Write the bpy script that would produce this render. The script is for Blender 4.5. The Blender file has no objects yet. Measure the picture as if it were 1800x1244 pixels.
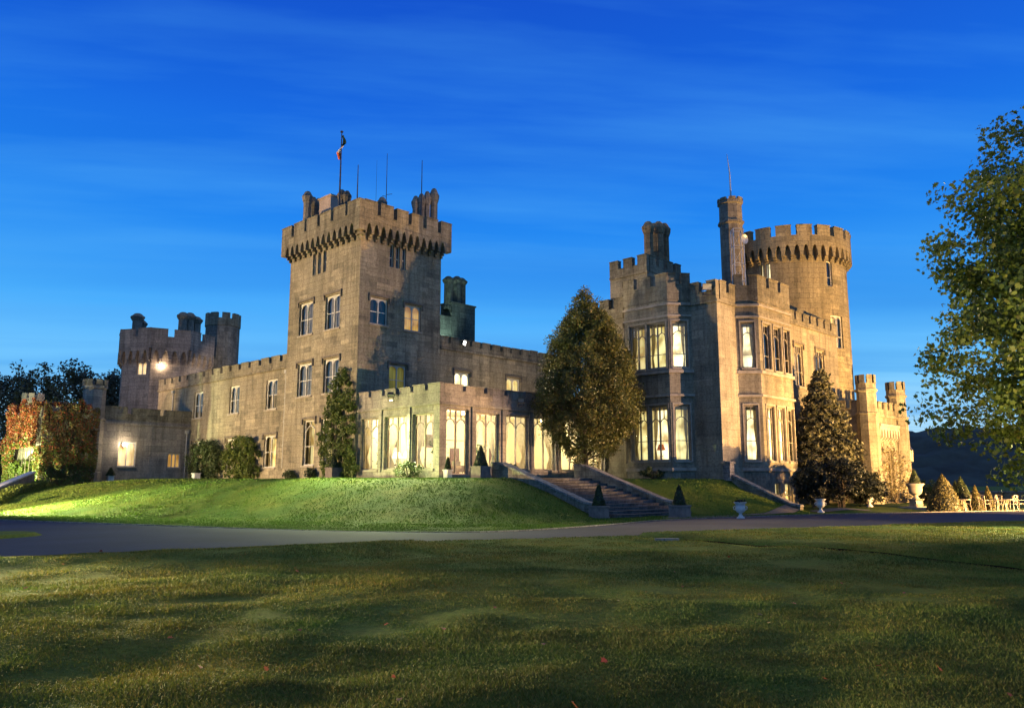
import bpy, math, random
import numpy as np
from mathutils import Vector, Matrix

random.seed(7)
RNG = np.random.default_rng(11)
SC = bpy.context.scene
COL = SC.collection
rad = math.radians

# ------------------------------------------------------------------ camera
EYE = 1.70
YAW, PITCH, FPX = rad(44.4), rad(9.05), 1432.0
cam_d = bpy.data.cameras.new('camera')
cam_d.sensor_width = 36.0
cam_d.lens = FPX / 1800 * 36
cam_d.clip_end = 6000
cam_d.clip_start = 0.1
cam = bpy.data.objects.new('camera', cam_d)
COL.objects.link(cam)
FH = Vector((math.cos(YAW), math.sin(YAW), 0))
RT = Vector((math.sin(YAW), -math.cos(YAW), 0))
FW = FH * math.cos(PITCH) + Vector((0, 0, math.sin(PITCH)))
UP = -FH * math.sin(PITCH) + Vector((0, 0, math.cos(PITCH)))
cam.matrix_world = Matrix(((RT.x, UP.x, -FW.x, 0), (RT.y, UP.y, -FW.y, 0), (RT.z, UP.z, -FW.z, EYE), (0, 0, 0, 1)))
SC.camera = cam

# ------------------------------------------------------------------ view and sampling
SC.view_settings.view_transform = 'Standard'
SC.view_settings.look = 'None'
SC.view_settings.gamma = 1.0
SC.view_settings.exposure = 0.0
SC.cycles.use_denoising = True
SC.cycles.max_bounces = 6
SC.cycles.transparent_max_bounces = 16
SC.cycles.sample_clamp_indirect = 4.0
SC.cycles.caustics_reflective = False
SC.cycles.caustics_refractive = False

# ------------------------------------------------------------------ world: dusk sky with thin cloud streaks
W = bpy.data.worlds.new('World')
SC.world = W
W.use_nodes = True
nt = W.node_tree
for n in list(nt.nodes):
    nt.nodes.remove(n)
def wn(t, **k):
    n = nt.nodes.new(t)
    for a, b in k.items():
        setattr(n, a, b)
    return n
wo = wn('ShaderNodeOutputWorld')
tc = wn('ShaderNodeTexCoord')
sep = wn('ShaderNodeSeparateXYZ')
nt.links.new(tc.outputs['Generated'], sep.inputs[0])
ramp = wn('ShaderNodeValToRGB')
cr = ramp.color_ramp
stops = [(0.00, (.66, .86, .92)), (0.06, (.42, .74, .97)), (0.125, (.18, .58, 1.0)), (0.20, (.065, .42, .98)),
         (0.30, (.015, .245, .88)), (0.42, (.008, .145, .76)), (0.56, (.006, .08, .60)), (0.70, (.24, .26, .36)), (1.0, (.44, .44, .48))]  # top two stops, above the frame, hold an added neutral fill
while len(cr.elements) < len(stops):
    cr.elements.new(0.5)
for e, (p, c) in zip(cr.elements, stops):
    e.position = p
    e.color = (*c, 1)
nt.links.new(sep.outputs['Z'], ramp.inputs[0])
# thin streaks: the direction flattened on a cloud sheet
zc = wn('ShaderNodeMath', operation='MAXIMUM'); zc.inputs[1].default_value = 0.04
nt.links.new(sep.outputs['Z'], zc.inputs[0])
dvx = wn('ShaderNodeVectorMath', operation='DIVIDE')
cmb = wn('ShaderNodeCombineXYZ')
for i in range(3):
    nt.links.new(zc.outputs[0], cmb.inputs[i])
nt.links.new(tc.outputs['Generated'], dvx.inputs[0]); nt.links.new(cmb.outputs[0], dvx.inputs[1])
rot = wn('ShaderNodeMapping'); rot.inputs['Rotation'].default_value = (0, 0, rad(38))
nt.links.new(dvx.outputs[0], rot.inputs[0])
mp = wn('ShaderNodeMapping'); mp.inputs['Scale'].default_value = (.20, .85, .0)
nt.links.new(rot.outputs[0], mp.inputs[0])
nz = wn('ShaderNodeTexNoise'); nz.inputs['Scale'].default_value = 1.6; nz.inputs['Detail'].default_value = 6; nz.inputs['Roughness'].default_value = .55
nt.links.new(mp.outputs[0], nz.inputs['Vector'])
cr2 = wn('ShaderNodeValToRGB'); cr2.color_ramp.elements[0].position = .44; cr2.color_ramp.elements[0].color = (0, 0, 0, 1)
cr2.color_ramp.elements[1].position = .72; cr2.color_ramp.elements[1].color = (1, 1, 1, 1)
nt.links.new(nz.outputs[0], cr2.inputs[0])
mfac = wn('ShaderNodeMath', operation='MULTIPLY'); mfac.inputs[1].default_value = .5
nt.links.new(cr2.outputs[0], mfac.inputs[0])
mix = wn('ShaderNodeMixRGB', blend_type='MIX'); mix.inputs[2].default_value = (.085, .42, .95, 1)
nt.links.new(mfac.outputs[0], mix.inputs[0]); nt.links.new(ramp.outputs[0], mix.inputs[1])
# a second, darker set of low streaks
mp3 = wn('ShaderNodeMapping'); mp3.inputs['Location'].default_value = (3.1, 1.7, 0); mp3.inputs['Scale'].default_value = (.07, .30, 0)
rot3 = wn('ShaderNodeMapping'); rot3.inputs['Rotation'].default_value = (0, 0, rad(44))
nt.links.new(dvx.outputs[0], rot3.inputs[0]); nt.links.new(rot3.outputs[0], mp3.inputs[0])
nz3 = wn('ShaderNodeTexNoise'); nz3.inputs['Scale'].default_value = 1.1; nz3.inputs['Detail'].default_value = 4
nt.links.new(mp3.outputs[0], nz3.inputs['Vector'])
cr3 = wn('ShaderNodeValToRGB'); cr3.color_ramp.elements[0].position = .52; cr3.color_ramp.elements[0].color = (0, 0, 0, 1)
cr3.color_ramp.elements[1].position = .72; cr3.color_ramp.elements[1].color = (.7, .7, .7, 1)
nt.links.new(nz3.outputs[0], cr3.inputs[0])
mix3 = wn('ShaderNodeMixRGB', blend_type='MULTIPLY'); mix3.inputs[2].default_value = (.35, .62, .84, 1)
nt.links.new(cr3.outputs[0], mix3.inputs[0]); nt.links.new(mix.outputs[0], mix3.inputs[1])
bg = wn('ShaderNodeBackground'); bg.inputs[1].default_value = 1.0
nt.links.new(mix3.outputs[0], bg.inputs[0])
sky = wn('ShaderNodeTexSky', sky_type='NISHITA'); sky.sun_disc = False
sky.sun_elevation = rad(-4); sky.sun_rotation = rad(45)
bg2 = wn('ShaderNodeBackground'); bg2.inputs[1].default_value = .05
nt.links.new(sky.outputs[0], bg2.inputs[0])
adds = wn('ShaderNodeAddShader')
nt.links.new(bg.outputs[0], adds.inputs[0]); nt.links.new(bg2.outputs[0], adds.inputs[1])
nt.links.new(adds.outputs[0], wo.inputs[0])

# ------------------------------------------------------------------ measuring helpers (from the photograph to metres)
def ray(px, py):
    return FW * FPX + RT * (px - 900) - UP * (py - 622)
def onX(px, py, X):
    r = ray(px, py); t = X / r.x
    return Vector((X, r.y * t, EYE + r.z * t))
def onY(px, py, Y):
    r = ray(px, py); t = Y / r.y
    return Vector((r.x * t, Y, EYE + r.z * t))
def onZ(px, py, z=0.0):
    r = ray(px, py); t = (z - EYE) / r.z
    return Vector((r.x * t, r.y * t, z))
def at(px, depth, z=0.0):
    """plan point seen in column px (near the horizon) at a forward distance"""
    lat = (px - 900) / 1450 * depth
    p = FH * depth + RT * lat
    return Vector((p.x, p.y, z))
def at3(px, py, depth):
    r = ray(px, py); t = depth / r.dot(FH)
    return Vector((r.x * t, r.y * t, 0))
def zat(py, x, y):
    h = x * FH.x + y * FH.y
    k = (622 - py) / FPX
    return EYE + h * (k * math.cos(PITCH) + math.sin(PITCH)) / (math.cos(PITCH) - k * math.sin(PITCH))

# ------------------------------------------------------------------ materials
MATS = {}
def mat(name):
    m = bpy.data.materials.new(name); m.use_nodes = True
    n = m.node_tree
    b = n.nodes['Principled BSDF']
    MATS[name] = m
    return m, n, b
def N(n, t, **k):
    x = n.nodes.new(t)
    for a, b in k.items():
        if a in ('operation', 'blend_type', 'offset', 'noise_dimensions', 'feature', 'bands_direction', 'wave_type'):
            setattr(x, a, b)
        else:
            x.inputs[a].default_value = b
    return x
def L(n, a, b):
    n.links.new(a, b)
def rampn(n, src, stops):
    r = n.nodes.new('ShaderNodeValToRGB')
    while len(r.color_ramp.elements) < len(stops):
        r.color_ramp.elements.new(.5)
    for e, (p, c) in zip(r.color_ramp.elements, stops):
        e.position = p
        e.color = (c, c, c, 1) if isinstance(c, (int, float)) else (*c, 1)
    L(n, src, r.inputs[0])
    return r.outputs[0]
def mul(n, a, b, fac=1.0, mode='MULTIPLY'):
    m = N(n, 'ShaderNodeMixRGB', blend_type=mode)
    m.inputs[0].default_value = fac
    L(n, a, m.inputs[1])
    if isinstance(b, tuple):
        m.inputs[2].default_value = (*b, 1)
    else:
        L(n, b, m.inputs[2])
    return m.outputs[0]

def stone(name, c1, c2, mort, bw=.82, rh=.36, ms=.016, stain=.48, bump=.5, lichen=0.0, streak=.38):
    m, n, b = mat(name)
    uv = n.nodes.new('ShaderNodeUVMap')
    obj = n.nodes.new('ShaderNodeTexCoord')
    # warp the courses slightly so no joint is ruler straight
    wz = N(n, 'ShaderNodeTexNoise', Scale=1.3, Detail=2.0); L(n, uv.outputs[0], wz.inputs['Vector'])
    wm = n.nodes.new('ShaderNodeMixRGB'); wm.blend_type = 'LINEAR_LIGHT'; wm.inputs[0].default_value = .018
    L(n, uv.outputs[0], wm.inputs[1]); L(n, wz.outputs[1], wm.inputs[2])
    br = n.nodes.new('ShaderNodeTexBrick')
    br.inputs['Color1'].default_value = (*c1, 1); br.inputs['Color2'].default_value = (*c2, 1); br.inputs['Mortar'].default_value = (*mort, 1)
    br.inputs['Scale'].default_value = 1; br.inputs['Mortar Size'].default_value = ms; br.inputs['Mortar Smooth'].default_value = .3
    br.inputs['Brick Width'].default_value = bw; br.inputs['Row Height'].default_value = rh; br.offset = .47; br.squash = .8; br.squash_frequency = 3
    L(n, wm.outputs[0], br.inputs['Vector'])
    # a second coursing of other block sizes in patches, so the masonry is not one grid
    b2 = n.nodes.new('ShaderNodeTexBrick')
    k2 = lambda c, f: (*[min(1, x * f) for x in c], 1)
    b2.inputs['Color1'].default_value = k2(c1, .92); b2.inputs['Color2'].default_value = k2(c2, 1.12); b2.inputs['Mortar'].default_value = (*mort, 1)
    b2.inputs['Scale'].default_value = 1; b2.inputs['Mortar Size'].default_value = ms * .9; b2.inputs['Mortar Smooth'].default_value = .3
    b2.inputs['Brick Width'].default_value = bw * .62; b2.inputs['Row Height'].default_value = rh * .74; b2.offset = .38; b2.squash = 1.5; b2.squash_frequency = 2
    L(n, wm.outputs[0], b2.inputs['Vector'])
    pz = N(n, 'ShaderNodeTexNoise', Scale=.38, Detail=1.0); L(n, uv.outputs[0], pz.inputs['Vector'])
    pf = rampn(n, pz.outputs[0], [(.50, 0.0), (.515, 1.0)])
    bm = n.nodes.new('ShaderNodeMixRGB'); L(n, pf, bm.inputs[0]); L(n, br.outputs[0], bm.inputs[1]); L(n, b2.outputs[0], bm.inputs[2])
    bf = n.nodes.new('ShaderNodeMixRGB'); L(n, pf, bf.inputs[0]); L(n, br.outputs[1], bf.inputs[1]); L(n, b2.outputs[1], bf.inputs[2])
    # scattered dark and pale replacement blocks
    odd = n.nodes.new('ShaderNodeTexBrick')
    odd.inputs['Color1'].default_value = (.55, .55, .55, 1); odd.inputs['Color2'].default_value = (1.35, 1.3, 1.2, 1); odd.inputs['Mortar'].default_value = (1, 1, 1, 1)
    odd.inputs['Scale'].default_value = 1; odd.inputs['Mortar Size'].default_value = 0.0; odd.inputs['Brick Width'].default_value = bw * 1.0; odd.inputs['Row Height'].default_value = rh; odd.offset = .47; odd.squash = .8; odd.squash_frequency = 3
    L(n, wm.outputs[0], odd.inputs['Vector'])
    bm2 = mul(n, bm.outputs[0], odd.outputs[0], .62)
    big = N(n, 'ShaderNodeTexNoise', Scale=.28, Detail=6.0, Roughness=.62); L(n, obj.outputs['Object'], big.inputs['Vector'])
    c = mul(n, bm2, rampn(n, big.outputs[0], [(.28, 1 - stain), (.5, .92), (.75, 1.12)]))
    mpn = n.nodes.new('ShaderNodeMapping'); mpn.inputs['Scale'].default_value = (1.5, 1.5, .12)
    L(n, obj.outputs['Object'], mpn.inputs[0])
    st = N(n, 'ShaderNodeTexNoise', Scale=1.2, Detail=5.0, Roughness=.65); L(n, mpn.outputs[0], st.inputs['Vector'])
    c = mul(n, c, rampn(n, st.outputs[0], [(.33, 1 - streak), (.55, 1.0)]))
    fine = N(n, 'ShaderNodeTexNoise', Scale=7.0, Detail=6.0, Roughness=.7); L(n, obj.outputs['Object'], fine.inputs['Vector'])
    c = mul(n, c, rampn(n, fine.outputs[0], [(.30, .58), (.52, 1.0), (.72, 1.22)]))
    if lichen:
        li = N(n, 'ShaderNodeTexNoise', Scale=2.3, Detail=7.0, Roughness=.7); L(n, obj.outputs['Object'], li.inputs['Vector'])
        f = rampn(n, li.outputs[0], [(.55, 0.0), (.72, lichen)])
        mm = n.nodes.new('ShaderNodeMixRGB'); L(n, f, mm.inputs[0]); L(n, c, mm.inputs[1]); mm.inputs[2].default_value = (.42, .41, .36, 1)
        c = mm.outputs[0]
    L(n, c, b.inputs['Base Color'])
    b.inputs['Roughness'].default_value = .9
    b.inputs['Specular IOR Level'].default_value = .2
    bp = N(n, 'ShaderNodeBump', Strength=bump, Distance=.05)
    hm = mul(n, rampn(n, bf.outputs[0], [(0, 1.0), (1, 0.0)]), fine.outputs[0], .45)
    L(n, hm, bp.inputs['Height']); L(n, bp.outputs[0], b.inputs['Normal'])
    return m
STONE = stone('castle_stone', (.40, .35, .25), (.25, .22, .155), (.15, .128, .095), bw=.95, rh=.40, ms=.010, bump=.45)
STONE_D = stone('weathered_stone', (.31, .275, .195), (.215, .19, .135), (.12, .10, .08), bw=.9, rh=.42, ms=.013, stain=.55, lichen=.35, streak=.5, bump=.3)
STONE_B = stone('block_stone', (.36, .32, .235), (.24, .212, .158), (.16, .13, .10), bw=1.1, rh=.48, ms=.010, bump=.25)
STONE_G = stone('conservatory_stone', (.36, .325, .28), (.29, .26, .22), (.17, .15, .13), bw=1.3, rh=.55, ms=.012, bump=.35)
STONE_R = stone('round_tower_stone', (.40, .34, .21), (.26, .22, .135), (.17, .135, .095), bw=1.0, rh=.44)
STONE_C = stone('chimney_stone', (.27, .24, .20), (.20, .18, .15), (.11, .10, .085), bw=.6, rh=.5, lichen=.3)
STONE_K = stone('kerb_stone', (.33, .31, .29), (.25, .235, .22), (.08, .075, .07), bw=.6, rh=.3, lichen=.6)

def plain(name, c, rough=.6, var=.25, scale=6.0, metal=0.0, bump=0.0, spec=.4):
    m, n, b = mat(name)
    o = n.nodes.new('ShaderNodeTexCoord')
    z = N(n, 'ShaderNodeTexNoise', Scale=scale, Detail=5.0, Roughness=.6); L(n, o.outputs['Object'], z.inputs['Vector'])
    rgb = n.nodes.new('ShaderNodeRGB'); rgb.outputs[0].default_value = (*c, 1)
    L(n, mul(n, rgb.outputs[0], rampn(n, z.outputs[0], [(.3, 1 - var), (.7, 1 + var * .4)])), b.inputs['Base Color'])
    b.inputs['Roughness'].default_value = rough; b.inputs['Metallic'].default_value = metal
    b.inputs['Specular IOR Level'].default_value = spec
    if bump:
        bp = N(n, 'ShaderNodeBump', Strength=bump, Distance=.02); L(n, z.outputs[0], bp.inputs['Height']); L(n, bp.outputs[0], b.inputs['Normal'])
    return m
WHITE = plain('white_paint', (.62, .59, .52), .5, .15)
DRESS = plain('dressed_stone', (.36, .315, .25), .85, .4, 2.5, bump=.3)
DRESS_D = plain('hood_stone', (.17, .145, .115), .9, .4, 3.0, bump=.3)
ROOFM = plain('roof_lead', (.12, .12, .13), .7)
METAL = plain('dark_metal', (.05, .05, .055), .45, .3, metal=.3)
GALV = plain('galvanised_steel', (.45, .46, .47), .45, .2, metal=.5)
PIPE = plain('grey_pipe_paint', (.38, .37, .34), .6)
URNW = plain('white_urn_stone', (.66, .63, .60), .7, .3, 4.0, bump=.2)
CREAM = plain('cream_plaster', (.62, .53, .32), .8, .08)
WOODD = plain('dark_wood', (.10, .045, .022), .45, .4, 9.0)
CARPET = plain('interior_carpet', (.35, .22, .13), .95)
CHAIRM = plain('painted_chair_iron', (.33, .27, .19), .5, .25)
BOXST = plain('planter_stone', (.22, .175, .15), .9, .4, 3.0, bump=.4)
SOIL = plain('soil', (.014, .010, .008), 1.0, .5, 8.0, bump=.3, spec=.0)
HUTM = plain('pinkish_render', (.40, .31, .26), .85)

def emit(name, c, s, folds=0.0, var=.0):
    m, n, b = mat(name)
    b.inputs['Base Color'].default_value = (*[min(.8, x * .8) for x in c], 1)
    o = n.nodes.new('ShaderNodeTexCoord')
    rgb = n.nodes.new('ShaderNodeRGB'); rgb.outputs[0].default_value = (*c, 1)
    src = rgb.outputs[0]
    if folds:
        uv = n.nodes.new('ShaderNodeUVMap')
        wv = N(n, 'ShaderNodeTexNoise', Scale=1.0, Detail=3.0); 
        mpn = n.nodes.new('ShaderNodeMapping'); mpn.inputs['Scale'].default_value = (9.0, .35, 1)
        L(n, uv.outputs[0], mpn.inputs[0]); L(n, mpn.outputs[0], wv.inputs['Vector'])
        src = mul(n, src, rampn(n, wv.outputs[0], [(.35, 1 - folds), (.6, 1.0)]))
        w2 = N(n, 'ShaderNodeTexNoise', Scale=1.15, Detail=2.0); L(n, uv.outputs[0], w2.inputs['Vector'])
        src = mul(n, src, rampn(n, w2.outputs[0], [(.36, (.38, .30, .20)), (.50, (.85, .80, .68)), (.62, (1, 1, 1))]))
    L(n, src, b.inputs['Emission Color']); b.inputs['Emission Strength'].default_value = s
    b.inputs['Roughness'].default_value = .9
    return m
LIT = {
    'cream': emit('lit_cream_curtain', (1.0, .82, .38), 1.0, .45),
    'yellow': emit('lit_yellow_curtain', (1.0, .88, .42), 1.3, .35),
    'white': emit('lit_white_blind', (1.0, .88, .55), 2.1, .35),
    'bright': emit('lit_bright_room', (1.0, .92, .58), 2.6, .25),
    'star': emit('lit_bare_lamp_room', (1.0, .72, .38), 1.6, .5),
    'orange': emit('lit_orange_blind', (1.0, .58, .16), .75, .35),
    'dim': emit('dimly_lit_curtain', (.62, .55, .14), .28, .55),
}
NET = plain('net_curtain', (.22, .20, .17), .9, .35, 3.0)
DARKIN = plain('dark_interior', (.03, .03, .035), .9)
DRAPE = plain('cream_drape', (.60, .52, .36), .9, .35, 5.0)
_n = DRAPE.node_tree; _t = _n.nodes.new('ShaderNodeBsdfTranslucent'); _t.inputs[0].default_value = (.8, .70, .48, 1)
_m = _n.nodes.new('ShaderNodeMixShader'); _m.inputs[0].default_value = .28; _b = _n.nodes['Principled BSDF']
_n.links.new(_b.outputs[0], _m.inputs[1]); _n.links.new(_t.outputs[0], _m.inputs[2]); _n.links.new(_m.outputs[0], _n.nodes['Material Output'].inputs[0])
SHADE = emit('lamp_shade_glow', (1.0, .86, .55), 4.0)
SHADE_R = emit('red_lamp_shade', (.55, .16, .06), .55)
LENS = emit('floodlight_lens', (1.0, .95, .8), 22.0)
LENS_OFF = plain('floodlight_glass', (.30, .30, .30), .15, spec=.7)
LENS_W = emit('warm_lamp_glass', (1.0, .82, .5), 14.0)

def glass(name='window_glass'):
    m, n, b = mat(name)
    n.nodes.remove(b)
    out = n.nodes['Material Output']
    t = n.nodes.new('ShaderNodeBsdfTransparent'); t.inputs[0].default_value = (.93, .95, .94, 1)
    g = n.nodes.new('ShaderNodeBsdfGlossy'); g.inputs['Roughness'].default_value = .04
    lw = n.nodes.new('ShaderNodeFresnel'); lw.inputs[0].default_value = 1.5
    ad = N(n, 'ShaderNodeMath', operation='ADD'); L(n, lw.outputs[0], ad.inputs[0]); ad.inputs[1].default_value = .03
    mx = n.nodes.new('ShaderNodeMixShader'); L(n, ad.outputs[0], mx.inputs[0]); L(n, t.outputs[0], mx.inputs[1]); L(n, g.outputs[0], mx.inputs[2])
    L(n, mx.outputs[0], out.inputs[0])
    return m
GLASS = glass()

def leafm(name, c1, c2, c3=None, rough=.5, trans=.25):
    m, n, b = mat(name)
    geo = n.nodes.new('ShaderNodeNewGeometry')
    st = [(0, c1), (.75, c2)] + ([(1.0, c3)] if c3 else [])
    r = rampn(n, geo.outputs['Random Per Island'], st)
    o = n.nodes.new('ShaderNodeTexCoord')
    z = N(n, 'ShaderNodeTexNoise', Scale=.9, Detail=3.0); L(n, o.outputs['Object'], z.inputs['Vector'])
    r = mul(n, r, rampn(n, z.outputs[0], [(.3, .65), (.7, 1.25)]))
    L(n, r, b.inputs['Base Color']); b.inputs['Roughness'].default_value = rough; b.inputs['Specular IOR Level'].default_value = .35
    tr = n.nodes.new('ShaderNodeBsdfTranslucent'); L(n, r, tr.inputs[0])
    mx = n.nodes.new('ShaderNodeMixShader'); mx.inputs[0].default_value = trans
    L(n, b.outputs[0], mx.inputs[1]); L(n, tr.outputs[0], mx.inputs[2]); L(n, mx.outputs[0], n.nodes['Material Output'].inputs[0])
    return m
LEAF_HORN = leafm('hornbeam_leaf', (.075, .09, .022), (.11, .12, .03), (.17, .125, .04))
LEAF_MAPLE = leafm('maple_leaf', (.07, .095, .015), (.125, .15, .025), (.18, .16, .035), trans=.35)
LEAF_FIR = leafm('conifer_needle', (.075, .08, .04), (.11, .105, .055), (.15, .135, .08), trans=.1)
LEAF_IVY = leafm('climber_leaf', (.06, .10, .014), (.11, .15, .024), (.17, .18, .035))
BLADE_BANK = leafm('bank_blade', (.05, .105, .008), (.085, .15, .012), (.12, .16, .02), rough=.75, trans=.2)
LEAF_RED = leafm('autumn_creeper_leaf', (.30, .055, .025), (.21, .075, .025), (.11, .10, .02))
LEAF_BROWN = leafm('brown_creeper_leaf', (.13, .07, .03), (.12, .10, .03), (.08, .11, .02))
LEAF_DARK = leafm('yew_leaf', (.010, .014, .008), (.018, .022, .010), trans=.1)
LEAF_BG = leafm('parkland_leaf', (.035, .045, .03), (.055, .065, .04))
LEAF_BOX = leafm('box_leaf', (.035, .055, .015), (.06, .08, .022), trans=.1)
LEAF_TOP = leafm('topiary_leaf', (.10, .09, .025), (.15, .125, .04), trans=.1)
LEAF_ROSE = leafm('rose_leaf', (.10, .085, .035), (.17, .14, .06))
BARK = plain('bark', (.11, .085, .06), .95, .5, 6.0, bump=.7)

def grassm(name, a, b_, c, sc=1.0, streak=None, bump=.6):
    m, n, b = mat(name)
    o = n.nodes.new('ShaderNodeTexCoord')
    z1 = N(n, 'ShaderNodeTexNoise', Scale=.35 * sc, Detail=7.0, Roughness=.7); L(n, o.outputs['Object'], z1.inputs['Vector'])
    z2 = N(n, 'ShaderNodeTexNoise', Scale=9.0 * sc, Detail=6.0, Roughness=.75); L(n, o.outputs['Object'], z2.inputs['Vector'])
    r = rampn(n, z1.outputs[0], [(.3, a), (.52, b_), (.72, c)])
    r = mul(n, r, rampn(n, z2.outputs[0], [(.3, .5), (.7, 1.3)]))
    L(n, r, b.inputs['Base Color']); b.inputs['Roughness'].default_value = .95; b.inputs['Specular IOR Level'].default_value = .15
    bp = N(n, 'ShaderNodeBump', Strength=bump, Distance=.12)
    h = z2.outputs[0]
    if streak:
        mp_ = n.nodes.new('ShaderNodeMapping'); mp_.inputs['Rotation'].default_value = (0, 0, rad(streak)); mp_.inputs['Scale'].default_value = (2.6, .25, 1)
        L(n, o.outputs['Object'], mp_.inputs[0])
        z3 = N(n, 'ShaderNodeTexNoise', Scale=2.2, Detail=4.0); L(n, mp_.outputs[0], z3.inputs['Vector'])
        h = mul(n, z2.outputs[0], z3.outputs[0], .6, 'ADD')
    L(n, h, bp.inputs['Height']); L(n, bp.outputs[0], b.inputs['Normal'])
    return m
GRASS = grassm('lawn_grass', (.050, .090, .012), (.080, .120, .014), (.115, .125, .022))
BLADE = leafm('grass_blade', (.065, .098, .012), (.120, .135, .022), (.20, .15, .045), rough=.75, trans=.25)
# worn tan patches and greener tracks in the turf
for M_, sc_ in ((BLADE, 1.0), (GRASS, 1.0)):
    _n = M_.node_tree
    _b = next(x for x in _n.nodes if x.type == 'BSDF_PRINCIPLED')
    _src = _b.inputs['Base Color'].links[0].from_socket
    _o = _n.nodes.new('ShaderNodeTexCoord')
    _z = N(_n, 'ShaderNodeTexNoise', Scale=.42, Detail=5.0, Roughness=.6); L(_n, _o.outputs['Object'], _z.inputs['Vector'])
    _c = mul(_n, _src, rampn(_n, _z.outputs[0], [(.30, (.55, .85, .75)), (.48, (1, 1, 1)), (.62, (1.35, 1.1, .95)), (.75, (1.55, 1.12, 1.15))]))
    L(_n, _c, _b.inputs['Base Color'])
    for x in _n.nodes:
        if x.type == 'BSDF_TRANSLUCENT': L(_n, _c, x.inputs[0])
m, n, b = mat('asphalt')
o = n.nodes.new('ShaderNodeTexCoord')
z1 = N(n, 'ShaderNodeTexNoise', Scale=60.0, Detail=4.0); L(n, o.outputs['Object'], z1.inputs['Vector'])
z2 = N(n, 'ShaderNodeTexNoise', Scale=.35, Detail=5.0); L(n, o.outputs['Object'], z2.inputs['Vector'])
rgb = n.nodes.new('ShaderNodeRGB'); rgb.outputs[0].default_value = (.026, .028, .058, 1)
L(n, mul(n, mul(n, rgb.outputs[0], rampn(n, z1.outputs[0], [(.3, .6), (.7, 1.35)])), rampn(n, z2.outputs[0], [(.3, .75), (.7, 1.2)])), b.inputs['Base Color'])
b.inputs['Roughness'].default_value = .9; b.inputs['Specular IOR Level'].default_value = .2
bp = N(n, 'ShaderNodeBump', Strength=.35, Distance=.01); L(n, z1.outputs[0], bp.inputs['Height']); L(n, bp.outputs[0], b.inputs['Normal'])
ASPHALT = m
GRAVEL = plain('gravel', (.16, .13, .11), .95, .5, 20.0, bump=.5)
HILLM = plain('wooded_hill', (.030, .045, .038), 1.0, .6, .09)

# ------------------------------------------------------------------ mesh building
ORG = {}
def tag(o, label=None, cat=None, group=None, kind=None):
    if label: o['label'] = label
    if cat: o['category'] = cat
    if group: o['group'] = group
    if kind: o['kind'] = kind
    return o
def thing(name, label, cat, loc, group=None):
    o = bpy.data.objects.new(name, None)
    o.empty_display_size = .3
    o.location = loc
    COL.objects.link(o)
    ORG[o] = Vector(loc)
    return tag(o, label, cat, group)

class Fr:
    """a flat wall face: u to the right seen from outside, v up (world z), d outward"""
    def __init__(s, o, U):
        s.o = Vector(o); s.U = Vector((U[0], U[1], 0)).normalized(); s.N = Vector((s.U.y, -s.U.x, 0)); s.curved = False
    def __call__(s, u, v, d=0.0):
        p = s.o + s.U * u + s.N * d
        return (p.x, p.y, v)
    def uv(s, px, py):
        r = ray(px, py); c = Vector((0, 0, EYE))
        t = (s.o - Vector((0, 0, 0))).dot(s.N) / r.dot(s.N)
        p = c + r * t
        return (p - s.o).dot(s.U), p.z
class CFr:
    """a round wall face; u is arc length at radius R from angle a0"""
    def __init__(s, c, R, a0=0.0):
        s.c = Vector(c); s.R = R; s.a0 = a0; s.curved = True
    def __call__(s, u, v, d=0.0):
        a = s.a0 + u / s.R
        return (s.c.x + (s.R + d) * math.cos(a), s.c.y + (s.R + d) * math.sin(a), v)

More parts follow.
